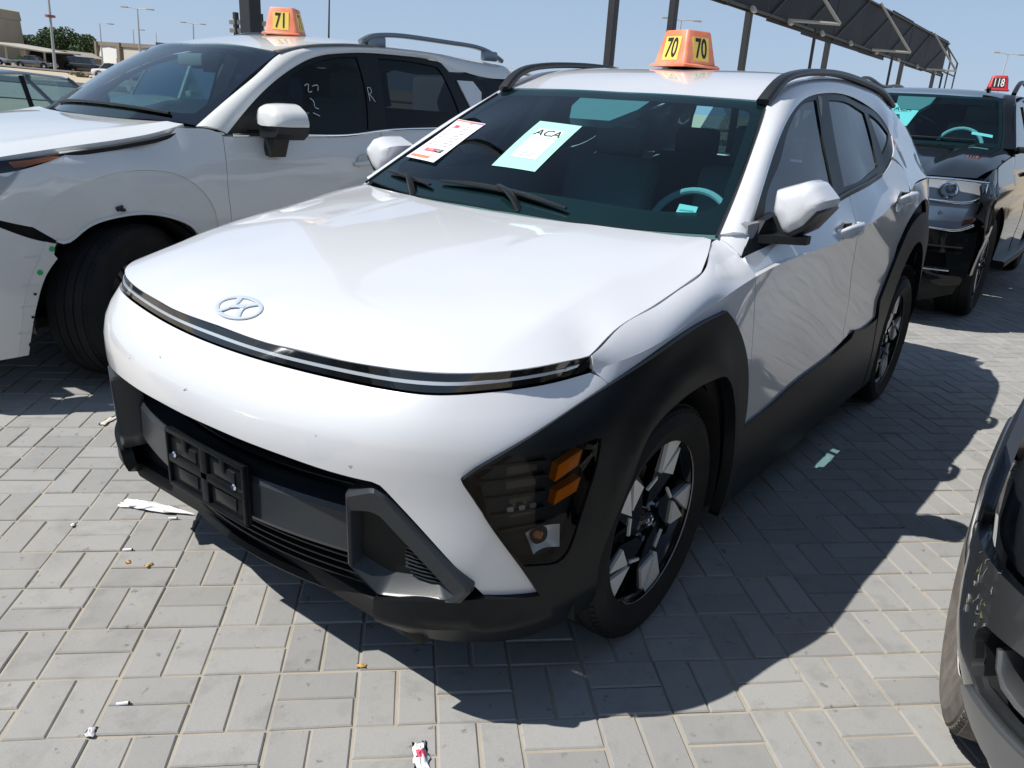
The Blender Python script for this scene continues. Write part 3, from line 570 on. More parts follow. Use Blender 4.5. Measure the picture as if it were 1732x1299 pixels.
rdD=outline([crD(u) for u in (2.965,3.2,3.4934,3.76)],[crD(3.76),(-2.33,1.21),(-2.20,1.285)],[(-2.20,1.285),(-2.155,1.266)]+[(x,z-.004) for x,z in belt[4:7][::-1]]+[(-1.475,beltz(-1.475)-.004)],[(-1.475,beltz(-1.475)-.004),crD(2.965)])
RDOOR=panel('rear_door',KF,rdF,WHITE,CAR,step=.05,gap=.002,mirror=True,more=[(KD,rdD)])
# body side: pillar, roof edge, rear quarter
pin=np.array([(-.436,.764,1.097),(-.60,.724,1.195),(-.85,.663,1.345),(-1.02,.616,1.442),(-1.19,.594,1.528),(-1.46,.585,1.582),(-1.85,.583,1.605),(-2.28,.583,1.598),(-2.6,.583,1.573),(-2.85,.572,1.54)])
pout=np.array([KD(np.array([p]))[0] for p in dtop]); pt=np.concatenate([[0],np.cumsum(np.linalg.norm(np.diff((pin+pout)/2,axis=0),axis=1))])
_pi=nat_spline(pt,pin); _po=nat_spline(pt,pout)
def PILLAR(q):
    q=np.atleast_2d(np.asarray(q,float)); a=_po(q[:,0]); b=_pi(q[:,0]); w=np.clip(q[:,1]/.1,-.2,1.2)[:,None]; n=np.array([.15,.75,.65]); return a*(1-w)+b*w+n*(.020*4*w*(1-w))
plp=outline([(.0,.0),(pt[-1],0)],[(pt[-1],0),(pt[-1],.1)],[(pt[-1],.1),(0,.1)],[(0,.1),(0,0)],step=.03)
bsD=outline([(-2.432,1.376),(-2.85,1.535)],[(-2.85,1.535),(-3.0,1.49)],[(-3.0,1.49),(-3.12,1.4),(-3.2,1.2)],[(-3.2,1.19),(-2.85,1.185),(-2.45,1.17),(-2.30,1.148)],[(-2.30,1.148),(-2.33,1.21),(-2.22,1.295)],[(-2.22,1.295),(-2.34,1.345),(-2.432,1.376)])
qF=outline([(3.76,.8995),(4.1,.8995),(4.78,.8995),(5.2,.8995),(5.60,.8995)],[(5.60,.8995),(5.60,.45)],[(5.60,.45),(5.1,.45),(4.64,.47)],[(4.64,.47),(4.59,.7),(4.39,.82),(4.14,.83),(3.89,.78),(3.80,.74)],[(3.80,.74),(3.78,.84),(3.76,.8995)])
panel('body_side',KD,bsD,WHITE,CAR,step=.05,mirror=True,more=[(KF,qF),(PILLAR,plp)])
# roof
roof=outline([(-1.085,.001),(-1.09,.3),(-1.108,.592)],[(-1.108,.592),(-1.3,.588),(-1.6,.583),(-2.0,.583),(-2.5,.583),(-3.0,.568)],[(-3.0,.568),(-3.2,.45),(-3.27,.2),(-3.28,.001)]); roof=np.concatenate([roof,(roof*[1,-1])[::-1][:-1]])
panel('roof',KR,roof,WHITE,CAR,step=.06,thick=.02)
panel('headlining',KR,roof*[.97,.94]-[.06,0],HEADL,CAR,step=.12,off=-.045,thick=0)
# windscreen with dark printed border and camera housing
wb=[(-.30,.001),(-.325,.3),(-.375,.55),(-.438,.755)]; wt=[(-1.10,.586),(-1.09,.3),(-1.084,.001)]
ws=outline(wb,[wb[-1],(-.77,.678),(-1.10,.586)],wt,step=.03); ws=np.concatenate([ws,(ws*[1,-1])[::-1][:-1]])
SCREEN=panel('windscreen',KG,ws,WSGLASS,CAR,step=.08,off=.002,thick=0)
wi=outline([(-.40,.001),(-.42,.3),(-.46,.55),(-.50,.66)],[(-.50,.66),(-.55,.70),(-.62,.685)],[(-.62,.685),(-.8,.637),(-.98,.585)],[(-.98,.585),(-1.03,.56),(-1.045,.5)],[(-1.045,.5),(-1.035,.3),(-1.03,.001)],step=.03); wi=np.concatenate([wi,(wi*[1,-1])[::-1][:-1]])
panel('screen_border',KG,ws,TRIM,SCREEN,holes=[wi],step=.05,off=-.004,thick=.003)
panel('sensor_cover',KG,[(-1.04,-.16),(-1.04,.16),(-.96,.15),(-.86,.09),(-.86,-.09),(-.96,-.15)],INTER,SCREEN,step=.05,off=-.006,thick=.03)
for s in (1,-1): sweep('screen_seal',[KG(np.array([[x,s*y]]))[0]+[0,0,.003] for x,y in resample([(-.42,.764),(-.77,.687),(-1.10,.593)],.05)],circ(.005,6),TRIM,SCREEN)
# scuttle, wipers
cw=outline([(-.262,.001),(-.27,.2),(-.30,.4),(-.35,.6),(-.40,.752)],[(-.40,.752),(-.45,.752)],[(-.45,.752),(-.39,.55),(-.335,.3),(-.315,.001)],step=.03); cw=np.concatenate([cw,(cw*[1,-1])[::-1][:-1]])
panel('scuttle_panel',lambda q:np.stack([np.atleast_2d(q)[:,0],np.atleast_2d(q)[:,1],1.062+.012*np.abs(np.atleast_2d(q)[:,1])-.05*(np.atleast_2d(q)[:,0]+.3)],1),cw,TRIM,CAR,step=.05,thick=.03)
def wiper(p0,p1,pv):
    f=lambda x,y,h:KG(np.array([[x,y]]))[0]+np.array([.45,0,.9])*h
    a=[f(p0[0]+(p1[0]-p0[0])*t,p0[1]+(p1[1]-p0[1])*t,.016) for t in np.linspace(0,1,9)]
    W_=sweep('wiper_blade',a,rrect(.022,.016,.005),TRIM,CAR,scale=[.5,1,1,1,.5])
    m=(np.array(p0)+np.array(p1))/2
    sweep('wiper_arm',[f(*pv,.0)-[0,0,.012],f((pv[0]*.6+m[0]*.4),(pv[1]*.6+m[1]*.4),.028),f(m[0],m[1],.03)],rrect(.024,.012,.004),TRIM,W_,step=.05,scale=[1.3,1,.7])
wiper((-.40,-.33),(-.352,.27),(-.325,.10)); wiper((-.475,-.68),(-.378,-.36),(-.345,-.42))
# side glass with black surrounds
dlo=outline(belt[:7],belt[6:],[belt[-1],dtop[-1]],dtop[::-1][:4],dtop[::-1][3:])
gf=outline([(-.655,1.135),(-.71,1.19),(-.8846,1.287),(-1.0243,1.372),(-1.1939,1.452)],[(-1.1939,1.452),(-1.3,1.487),(-1.46,1.51)],[(-1.46,1.51),(-1.385,1.36),(-1.33,1.19)],[(-1.33,1.185),(-1.0,1.14),(-.66,1.098)],[(-.66,1.098),(-.655,1.135)])
gr=outline([(-1.60,1.514),(-1.878,1.5115),(-2.0987,1.4782)],[(-2.0987,1.4782),(-2.06,1.39),(-2.00,1.26)],[(-2.00,1.26),(-1.75,1.222),(-1.4588,1.198)],[(-1.4588,1.198),(-1.49,1.3),(-1.60,1.514)])
gq=outline([(-2.165,1.478),(-2.315,1.437),(-2.385,1.392)],[(-2.385,1.392),(-2.25,1.355),(-2.12,1.305)],[(-2.12,1.305),(-2.14,1.39),(-2.165,1.478)])
panel('window_surround',KD,dlo,mat('satin_black_frame',(.008,.009,.010),.35,spec=.25),CAR,holes=[gf,gr,gq],step=.05,off=-.004,thick=.012,mirror=True)
panel('front_window',KD,gf,SIDEGL,CAR,step=.12,off=-.010,thick=0,mirror=True)
panel('rear_window',KD,gr,PRIVGL,CAR,step=.12,off=-.010,thick=0,mirror=True)
panel('quarter_window',KD,gq,PRIVGL,CAR,step=.12,off=-.010,thick=0,mirror=True)
sweep('waist_moulding',[KD(np.array([[x,z-.002]]))[0]+[0,.003,0] for x,z in resample(belt[1:7],.06)],rrect(.012,.022,.004),TRIM,CAR,mirror=True)
# roof rails
sweep('roof_rail',[(-1.075,.590,1.482),(-1.12,.594,1.518),(-1.20,.597,1.562),(-1.32,.599,1.590),(-1.55,.599,1.612),(-1.9,.597,1.622),(-2.3,.594,1.608),(-2.7,.588,1.575),(-2.95,.58,1.525)],rrect(.042,.026,.009,4),TRIM,CAR,step=.04,scale=[1.2,1,1,1,1,1,.9,.8],mirror=True)
# cladding
clF=outline([T_('clad_edge')[4],T_('clad_edge')[3]],T_('clad_edge',0,4)[::-1],T_('clad_top',0,3),[T_('clad_top')[2],(1.708,.8615),T_('clad_top')[3]],T_('clad_top',3,9)+[(2.025,.475)],[(2.025,.475),(2.025,.20)],[(2.025,.20),(1.915,.20)],[(1.915,.20),(1.925,.40)]+T_('arch',0,3),T_('arch',2,8),T_('arch',7),[T_('arch')[-1]]+T_('low_bot',0,6)[::-1],[T_('low_bot')[0],(.64,.245),(.565,.285)],[(.565,.285),(.572,.350)],[(.572,.350),(.70,.376),(.8174,.383)],[(.8174,.383),(.885,.372),(.95,.362)],[(.95,.362),(.905,.448),(.84,.565),T_('clad_edge')[4]])
hlp=outline([tuple(p) for p in B['hl'][0:2]],[tuple(p) for p in B['hl'][1:4]],[tuple(p) for p in B['hl'][3:5]],[tuple(p) for p in B['hl'][4:8]],[tuple(p) for p in B['hl'][7:12]],[tuple(B['hl'][11]),(.8385,.57),tuple(B['hl'][0])])
def CLAD(q): # arch lip swells a little towards the opening, and the lower corner folds under
    q=np.atleast_2d(np.asarray(q,float)); P=KF(q); du=(q[:,0]-1.51); dv=q[:,1]-.36; r=np.sqrt(du*du+dv*dv)
    P[:,1]+=np.sign(P[:,1]+1e-9)*.012*np.exp(-((r-.40)/.05)**2)*np.clip((q[:,0]-1.15)/.1,0,1)
    k=np.clip((q[:,0]-.5)/.1,0,1)*np.clip((1.22-q[:,0])/.08,0,1); st=np.interp(q[:,0],[.56,.76,.927,1.03,1.2],[.292,.309,.2886,.3105,.33])
    lowd=np.clip(st-q[:,1],0,1)*k; P[:,0]-=lowd*.55; P[:,1]-=np.sign(P[:,1]+1e-9)*lowd*.25
    up=np.exp(-((q[:,1]-st)/.02)**2)*k; P[:,0]+=up*.006
    return P
panel('wheel_arch_trim',CLAD,clF,PLAST,CAR,holes=[hlp],step=.03,off=.016,thick=.035,mirror=True,gap=.0)
silF=outline(T_('sill',0,5),[T_('sill')[4],(3.303,.538),T_('sill')[5]],T_('sill',5,8),[T_('sill')[7],(3.70,.20)],[(3.70,.20),(2.8,.19),(2.032,.20)],[(2.032,.20),T_('sill')[0]])
panel('sill_trim',KF,silF,PLAST,CAR,step=.06,off=.012,thick=.03,mirror=True)
rw=4.155
arcR=[(rw+.405*math.cos(t),.335+.385*math.sin(t)) for t in np.linspace(math.pi*1.1,-.1*math.pi,30)]
raF=outline([(3.67,.20),(3.67,.543)],[(3.67,.543),T_('sill')[8]],T_('sill',8,12),[T_('sill')[11],(4.24,.795),(4.44,.72),(4.57,.60),(4.61,.45)],[(4.61,.45),(5.0,.44),(5.60,.44)],[(5.60,.44),(5.60,.22)],[(5.60,.22),(5.0,.21),(4.59,.21)])
raF=np.concatenate([raF,np.array(arcR)[::-1]])
panel('rear_arch_trim',KF,raF,PLAST,CAR,step=.05,off=.014,thick=.03,mirror=True)
# inner shell, floor and arch liners so that gaps look into darkness
sh=outline([(.82,.66),(.95,.74),(1.2,.82),(1.6,.85),(3.0,.86),(5.60,.88)],[(5.60,.88),(5.60,.22)],[(5.60,.22),(4.64,.22)])
cx=1.4917
shp=np.concatenate([sh,[(rw+.41*math.cos(t),.335+.41*math.sin(t)) for t in np.linspace(-.1*math.pi,1.1*math.pi,24)],[(3.64,.2),(1.99,.2)],[(cx+.42*math.cos(t),.34+.405*math.sin(t)) for t in np.linspace(-.1*math.pi,1.1*math.pi,24)],[(1.0,.26),(.87,.36)]])
panel('inner_shell',KF,shp,DARK,CAR,step=.1,off=-.03,thick=0,mirror=True)
tb=outline([(.70,.001),(.66,.45),(.55,.66),(.28,.77)],[(.28,.77),(-.1,.78),(-.43,.74)],[(-.43,.74),(-.36,.4),(-.34,.001)],step=.06); tb=np.concatenate([tb,(tb*[1,-1])[::-1][:-1]])
panel('engine_bay_cover',KT,tb,DARK,CAR,step=.1,off=-.035,thick=0)
box('floor_pan',(-1.3,0,.235),(4.0,1.30,.06),DARK,CAR,.02)
for xw in (0,-2.66):
    for s in (1,-1):
        V=[];F=[]
        for i,t in enumerate(np.linspace(-.25,math.pi+.25,20)):
            for yy in (.52,.885): V.append((xw+.415*math.cos(t),s*yy,.34+.41*math.sin(t)))
        F=[(2*i,2*i+1,2*i+3,2*i+2) for i in range(19)]; V.append((xw,s*.52,.3)); F+=[(2*i,2*i+2,40) for i in range(19)]
        mesh('arch_liner',V,F,DARK,CAR)
for xw in (0,-2.66):
    for s in (1,-1): wheel('wheel',CAR,(xw,s*.79,.345),s,phi0=78 if xw==0 else 20)
# grille recess, bumper bar, plate holder, lower grille
def barp(y,dx=0,z=.47): return (.807-.14*(abs(y)/.48)**2*1.0+dx if abs(y)>0 else .807+dx,y,z)
box('grille_back',(.66,0,.46),(.02,1.30,.44),DARK,CAR,.004)
for zz in np.arange(.27,.40,.028):
    sweep('lower_grille_slat',[(.765-.10*(abs(y)/.55)**2-.35*(.42-zz),y,zz) for y in np.linspace(-.6,.6,25)],rrect(.03,.006,.002),TRIM,CAR)
for zz in np.arange(.545,.66,.03):
    sweep('upper_grille_slat',[(.735-.12*(abs(y)/.55)**2,y,zz) for y in np.linspace(-.55,.55,21)],rrect(.02,.006,.002),TRIM,CAR)
sweep('bumper_bar',[(.785-.075*(abs(y)/.48)**2,y,.472) for y in np.linspace(-.56,.56,37)],[(.030,-.062),(.036,-.05),(.034,.045),(.026,.058),(-.04,.060),(-.05,.03),(-.05,-.06)],PLAST2,CAR,sharp=25)
sweep('lower_lip',[(.70-.11*(abs(y)/.55)**2,y,.215) for y in np.linspace(-.60,.60,31)],[(.02,-.012),(.03,.0),(.022,.018),(-.08,.02),(-.08,-.012)],PLAST,CAR)
# number plate holder (empty frame with ribs and screws)
PH=box('plate_holder',(.822,0,.483),(.012,.35,.166),PLAST,CAR,.004)
for a,b,c,d in ((0,.079,.35,.012),(0,-.079,.35,.012),(.171,0,.010,.166),(-.171,0,.010,.166),(0,0,.030,.15),(0,0,.33,.022),(.085,.06,.02,.04),(-.085,.06,.02,.04)):
    box('holder_rib',(.831,a,.483+b),(.012,c,d),PLAST,PH,.003)
for a,b in ((.085,.035),(-.085,.035),(.085,-.04),(-.085,-.04)):
    box('holder_pocket',(.829,a,.483+b),(.006,.09,.034),TRIM,PH,.003)
for s in (-1,1): lathe('screw',[(0,.004),(.006,.004),(.009,.0)],CHROME,PH,axis_o=(0,0,0),n=10).matrix_basis=Matrix.Translation((.838,s*.135,.50))@Matrix.Rotation(-math.pi/2,4,'Z')
# claws either side of the grille
CC=np.array([.7498,.6148,.4658]); CN=np.array([.9169,.3969,-.0425]); CE1=np.array([-.3972,.9177,0]); CE2=np.array([.039,.0169,.9991])
def cpt(a,b,d,s=1): return (CC+CE1*a+CE2*b+CN*d)*np.array([1,s,1])
c_out=[(-.121,.145),(-.054,.170),(-.028,.157),(.181,-.052),(.152,-.095),(-.048,-.116),(-.121,-.048)]
c_in=[(-.106,.100),(-.060,.106),(-.036,.100),(.135,-.068),(.113,-.083),(-.043,-.104),(-.106,-.043)]
c_deep=[(-.098,.094),(-.060,.098),(-.036,.092),(.108,-.048),(.088,-.058),(-.03,-.066),(-.098,-.033)]
def cring(P,d,k=1.0,s=1):
    out=[];n=len(P);c=np.array([.0,.02])
    for i in range(n):
        p=np.array(P[i]);a=np.array(P[i-1]);b=np.array(P[(i+1)%n]); la=min(.014/np.linalg.norm(p-a),.3); lb_=min(.014/np.linalg.norm(p-b),.3)
        for t in (la,la*.4): out.append(p*(1-t)+a*t)
        for t in (lb_*.4,lb_): out.append(p*(1-t)+b*t)
    return [cpt(*(c+(q-c)*k),d,s) for q in out]
for s in (1,-1):
    cl=loft('bumper_claw',[cring(c_out,-.075,.97,s),cring(c_out,-.012,1,s),cring(c_out,-.002,.985,s),cring(c_out,.006,.93,s),cring(c_in,.003,1.03,s),cring(c_in,-.002,1,s),cring(c_deep,-.034,1,s)],PLAST2,CAR,cap=False,sharp=22)
    r=cring(c_deep,-.0335,1.02,s); mesh('claw_panel',r,[tuple(range(len(r)))],PLAST,cl)
    vent=[(.008,.055),(.014,-.04),(.03,-.06),(.105,-.062)]
    mesh('claw_vent_back',[cpt(*q,-.031,s) for q in vent],[(0,1,2,3)],DARK,cl)
    for i in range(10):
        b=.036-.0105*i; a0=.013+(.012*max(0,i-7)); a1=.022+(.055-b)*.72
        sweep('claw_louvre',[cpt(a0,b,-.028,s),cpt((a0+a1)/2,b-.002,-.024,s),cpt(a1,b-.004,-.026,s)],rrect(.010,.0035,.001),PLAST2,cl)
# bug marks and stone chips on the bumper cover
rb=np.random.RandomState(9)
for k in range(5):
    u0=rb.uniform(-.3,.6); v0=rb.uniform(.67,.80); q=[np.array([[u0+rb.normal(0,.004),v0+rb.normal(0,.003)]]) for _ in range(4)]
    sweep('bug_mark',[KF(p)[0]+[.0006,0,0] for p in q],rrect(.0016,.0006,.0002),mat('bug_brown',(.16,.13,.10),.8),CAR,scale=[.4,1,.6,.2])
# headlamps
HL=panel('headlamp',KF,hlp,LENS,CAR,step=.04,off=.012,thick=.004,mirror=True)
for h,s in zip(HL,(1,-1)):
    m_=np.array([1,s,1])
    def hq(u,v,d): # point inside the lamp, d behind the lens
        q=np.array([[u,v]]); P=KF(q)[0]; N=surf_normals(KF,q)[0]; N=N if N[1]>0 else -N; return (P-N*d)*m_
    bk=[hq(u,v,.07) for u,v in hlp]; ft=[hq(u,v,-.002) for u,v in hlp]; n=len(bk)
    mesh('lamp_housing',ft+bk,[(i,(i+1)%n,n+(i+1)%n,n+i) for i in range(n)]+[tuple(range(n,2*n))],mat('lamp_bezel',(.003,.004,.0055),.25,spec=.15),h,False)
    # projector boxes: dark stepped bezel, two lens blocks, amber side reflectors, lower clear reflector with bulb
    def blk(us,vs,d0,d1,m,nm):
        c=[(us[0],vs[0]),(us[1],vs[0]),(us[1],vs[1]),(us[0],vs[1])]
        mesh(nm,[hq(*q,d0) for q in c]+[hq(*q,d1) for q in c],[(0,1,2,3),(7,6,5,4)]+[(i,(i+1)%4,4+(i+1)%4,4+i) for i in range(4)],m,h)
    BZ=MATS['lamp_bezel']
    for vv in (.69,.655,.615,.575,.535): blk((.80+(.69-vv)*.42,.985),(vv-.003,vv+.003),.015,.06,BZ,'lamp_fin')
    blk((.885,.965),(.63,.69),.03,.06,mat('projector_glass',(.010,.013,.018),.12,0,0,spec=.35),'projector_lens')
    blk((.895,.965),(.56,.605),.03,.06,MATS['projector_glass'],'projector_lens')
    for v0,v1,v2,v3 in ((.640,.678,.700,.664),(.582,.614,.632,.600)):
        c=[(1.000,v0),(1.068,v3),(1.080,v2),(1.008,v1)]
        mesh('side_reflector',[hq(*q,.006) for q in c]+[hq(*q,.03) for q in c],[(0,1,2,3),(7,6,5,4)]+[(i,(i+1)%4,4+(i+1)%4,4+i) for i in range(4)],AMBER,h)
    for a_ in (.895,.925,.955): blk((a_-.008,a_+.008),(.578,.590),.022,.03,mat('glint_grey',(.12,.13,.15),.15,.3),'lamp_glint')  # small grey squares standing in for glints inside the lamp
    V=[];F=[];nu,nv=9,7
    for i in range(nu):
        for j in range(nv):
            a=i/(nu-1);b=j/(nv-1); u=.925+.095*a-.02*(1-b)*(1-a)*-1; v=.466+.062*b; dd=.006+.045*(1-((a-.5)*2)**2)*(1-((b-.5)*2)**2*.7)
            V.append(hq(u,v,dd))
    F=[(i*nv+j,(i+1)*nv+j,(i+1)*nv+j+1,i*nv+j+1) for i in range(nu-1) for j in range(nv-1)]
    mesh('lamp_bowl',V,F,mat('silvered_bowl',(.86,.86,.86),.2,.2),h,True)
    c0=hq(.972,.502,.03); lathe('bulb',[(0,.014),(.009,.010),(.011,0),(.008,-.012),(0,-.016)],mat('bulb_amber',(.5,.12,.02),.1,0,1),h,axis_o=tuple(c0),n=12)
# mirrors
for s in (1,-1):
    base=np.array([(.835,1.228),(.925,1.262),(.955,1.255),(1.000,1.212),(.998,1.190),(.950,1.122),(.900,1.088),(.880,1.092),(.836,1.160)])
    c=base.mean(0); rings=[]
    for x,k in ((-.775,.94),(-.77,1.0),(-.71,1.0),(-.665,.97),(-.635,.87),(-.62,.72),(-.612,.4)):
        pts=[]; n=len(base)
        for i in range(n): pts+=[base[i-1]*.22+base[i]*.78,base[i]*.97+(base[i-1]+base[(i+1)%n])*.015,base[i]*.78+base[(i+1)%n]*.22]
        rings.append([(x,s*(c[0]+(p[0]-c[0])*k),c[1]+(p[1]-c[1])*k) for p in pts])
    M_=loft('door_mirror',rings,WHITE,CAR,sharp=40)
    rings=[]
    for x,k in ((-.778,.92),(-.77,1.0),(-.71,1.0),(-.66,.94),(-.63,.8)):
        low=[(.833,1.150),(.872,1.090),(.900,1.082),(.953,1.116),(1.002,1.186),(.99,1.20),(.93,1.12),(.85,1.165)]
        rings.append([(x,s*(.92+(a-.92)*k),1.13+(b_-1.13)*k-.003) for a,b_ in low])
    loft('mirror_lower_shell',rings,TRIM,M_,sharp=30)
    prism('mirror_stalk',[(-.56,.835),(-.66,.955),(-.70,.955),(-.74,.835)],TRIM,M_,lambda a,b_,d:(a,s*b_,d),1.070,1.095)
    prism('mirror_foot',[(-.53,1.075),(-.72,1.095),(-.72,1.15),(-.60,1.135)],TRIM,M_,lambda a,b_,d:(a,s*d,b_),.79,.838)
    mesh('mirror_glass',[(-.777,s*a,b_) for a,b_ in base*.93+c*.07],[tuple(range(len(base)))],CHROME,M_)
# door handles
for (x,z),par in (((-1.345,1.047),DOOR),((-2.16,1.122),RDOOR)):
    for d,s in zip(par,(1,-1)):
        yb=KD(np.array([[x,z]]))[0][1]-.006
        cup=lathe('handle_cup',[(0,-.004),(.036,.001),(.050,.0055)],WHITE,d,n=24); cup.matrix_basis=Matrix.Translation((x+.06,s*yb,z-.008))@Matrix.Diagonal((1.6,s,1,1))
        p=[(x+.115,s*(yb+.004),z-.006),(x+.09,s*(yb+.022),z),(x+.03,s*(yb+.036),z+.004),(x-.06,s*(yb+.038),z+.008),(x-.10,s*(yb+.028),z+.009),(x-.12,s*(yb+.006),z+.009)]
        sweep('handle',p,rrect(.024,.050,.011,4),WHITE,d,step=.012,up=(0,0,1),scale=[.5,.9,1.05,1,.9,.6])
        box('handle_recess',(x+.005,s*(yb+.006),z+.002),(.085,.006,.05),DARK,d,.003)
# rear end
TG=panel('tailgate_glass',lambda q:np.stack([-3.26+.42*(np.atleast_2d(q)[:,1]-1.5)*-.9-.06*np.atleast_2d(q)[:,0]**2*-1,np.atleast_2d(q)[:,0],np.atleast_2d(q)[:,1]],1),[(-.56,1.49),(.56,1.49),(.66,1.2),(-.66,1.2)],PRIVGL,CAR,step=.1,thick=0)
sweep('roof_spoiler',[(-3.22-.06*(1-(y/.6)**2),y,1.485+.015*(1-(y/.6)**2)) for y in np.linspace(-.5,.5,15)],rrect(.14,.03,.012),WHITE,CAR)
for s in (1,-1): box('tail_lamp',(-3.24,s*.70,1.05),(.10,.18,.10),REDLENS,CAR,.02,rot=(0,0,-s*.5))
# cabin
box('dashboard',(-.78,0,.93),(.42,1.36,.22),INTER,CAR,.07,seg=4)
prism('dash_top',[(-.40,1.045),(-.95,1.06),(-.98,1.02),(-.40,1.0)],INTER,CAR,lambda a,b,d:(a,d,b),-.68,.68)
SW=lathe('steering_wheel',[(.178+.014*math.cos(t),.014*math.sin(t)) for t in np.linspace(0,2*math.pi,11)],INTER2,CAR,n=40); SW.matrix_basis=Matrix.Translation((-1.08,.36,.98))@Matrix.Rotation(R_(68),4,'Y')@Matrix.Rotation(math.pi/2,4,'X')
box('steering_boss',(-1.06,.36,.97),(.05,.15,.12),INTER,SW.parent,.02,rot=(0,R_(-22),0))
def seat(x,y,sc=1):
    s_=box('seat',(x,y,.60),(.50,.50,.18),INTER2,CAR,.05,seg=3)
    box('seat_back',(x-.30,y,.92),(.15,.48,.60),INTER2,s_,.06,rot=(0,R_(-17),0),seg=3); box('headrest',(x-.42,y,1.30),(.10,.26,.18),INTER2,s_,.04,rot=(0,R_(-12),0),seg=3)
seat(-1.32,.36); seat(-1.32,-.36); box('rear_bench',(-2.25,0,.62),(.5,1.25,.18),INTER2,CAR,.06)
box('rear_seat_back',(-2.55,0,.92),(.16,1.25,.60),INTER2,CAR,.06,rot=(0,R_(-18),0))
for y in (-.38,.38): box('rear_headrest',(-2.66,y,1.27),(.10,.26,.16),INTER2,CAR,.04)
box('inner_mirror',(-1.02,0,1.40),(.03,.24,.07),INTER,CAR,.015)
for s in (1,-1): sweep('inner_pillar',[(-1.38,s*.77,1.17),(-1.45,s*.70,1.36),(-1.53,s*.64,1.50)],rrect(.09,.03,.01),HEADL,CAR,up=(0,1,0))
for s in (1,-1): box('door_card',(-1.4,s*.80,.86),(1.8,.06,.55),INTER,CAR,.03)

# ---------------------------------------------------------------- white three-row SUV with its bumper corner hanging loose
PEARL=mat('pearl_white_paint',(.68,.685,.665),.32,0,1.0,noise=(2.2,.12,(.62,.61,.57)))
PEARL2=mat('bare_flange_paint',(.66,.66,.635),.4,0,.5,noise=(8,.3,(.60,.585,.55)))
SUV=thing('parked_car','white three-row SUV with missing wheel arch trim and orange 71 sign','car',(-.07,-3.0,0))
Q=PB; q_=lambda k,a=None,b=None:[tuple(p) for p in Q[k][a:b]]
AX,AZ=.0,.39
arc=lambda r,a0,a1,n=18:[(AX-.01+r*math.cos(t),AZ+r*math.sin(t)) for t in np.linspace(R_(a0),R_(a1),n)]
pref=(-1.4,0,.8)
# wing with the bare band where the arch trim was
seam=[(.62,.862),(.5471,.835),(.4424,.7822)]
band_o=[(.425,.80)]+q_('p_flare',1,8)+[(-.475,.70),(-.48,.5),(-.48,.40)]
band_i=[(.335,.733),(.31,.722)]+q_('p_arch',1,5)+[(-.329,.74),(-.40,.62),(-.43,.50),(-.435,.40)]
wing=outline([(.62,1.02),(.4334,1.0426),(.2086,1.1067)],q_('p_hood',1,6),[q_('p_hood')[-1],(-.42,1.215),(-.52,1.205),(-.5644,1.182)],q_('p_shut'),[(-.5487,.8031),(-.555,.60),(-.555,.40)],[(-.555,.40),(-.48,.40)],band_o[::-1],[(.425,.80),(.5471,.838),(.62,.868)],[(.62,.868),(.62,1.02)])
panel('wing',PD,wing,PEARL,SUV,step=.045,gap=.0005,ref=pref,mirror=True)
band=outline(band_o,[band_o[-1],band_i[-1]],band_i[::-1],[band_i[0],band_o[0]])
BAND=panel('wing_flange',PD,band,PEARL2,SUV,step=.03,off=-.006,thick=.03,ref=pref,mirror=True)
sweep('flange_lip',[PD(np.array([p]))[0]-[0,.004,0] for p in resample(band_i,.03)],circ(.008,8),PEARL2,BAND[0],up=(0,1,0))
for x,z in ((.23,.80),(-.1154,.872),(-.2793,.835)):
    y=PD(np.array([[x,z]]))[0][1]; b=lathe('bolt_hole_dimple',[(0,.002),(.009,.003),(.014,-.002)],PEARL2,BAND[0],n=14); b.location=(x,y-.007,z)
y=PD(np.array([[.04,.856]]))[0][1]; box('trim_clip',(.038,y-.002,.856),(.035,.014,.022),TRIM,BAND[0],.004,rot=(0,.25,0)); box('trim_clip',(.025,y+.002,.848),(.02,.02,.014),TRIM,BAND[0],.003)
# loose bumper corner
bump=outline(q_('p_bump',0,3),[q_('p_bump')[2],(.362,.69),(.3514,.6868)],[(.3514,.6868),(.40,.60),(.4607,.4418),(.4877,.3047),(.5037,.2201)],[(.5037,.2201),(.62,.215),(.80,.21)],[(.80,.21),(.82,.5),(.80,.83)],[(.80,.83),(.68,.845),(.5506,.8077)])
BC=panel('bumper_cover',PD,bump,PEARL,SUV,step=.05,off=.004,thick=.02,ref=pref,mirror=True)
fl=outline([(.385,.735),(.345,.718)],[(.345,.718),(.36,.68),(.345,.655)],[(.345,.655),(.40,.585),(.43,.52)],[(.43,.52),(.462,.42),(.49,.30),(.505,.225)],[(.505,.225),(.545,.225)],[(.545,.225),(.525,.33),(.505,.45),(.462,.58),(.42,.66),(.385,.735)])
panel('bumper_flange',PD,fl,PEARL2,BC[0],step=.03,off=-.004+.012,thick=.006,ref=pref)
GRN=mat('green_sticker',(.02,.40,.10),.5)
for (x,z),r,m in (((.365,.70),.012,GRN),((.425,.60),.012,GRN),((.455,.505),.006,DARK),((.475,.40),.006,DARK),((.47,.375),.006,DARK),((.49,.27),.013,DARK)):
    y=PD(np.array([[x,z]]))[0][1]; b=lathe('sticker' if m is GRN else 'bolt_hole',[(0,.0015),(r,.0015),(r,-.001)],m,BC[0],n=16); b.location=(x,y+.0105,z)
for z in (.67,.545,.45,.33):
    sweep('flange_rib',[PD(np.array([[x,z]]))[0]+[0,.009,0] for x in (.41+(.67-z)*.22,.45+(.67-z)*.22,.48+(.67-z)*.17)],circ(.0025,5),PEARL2,BC[0],up=(0,1,0))
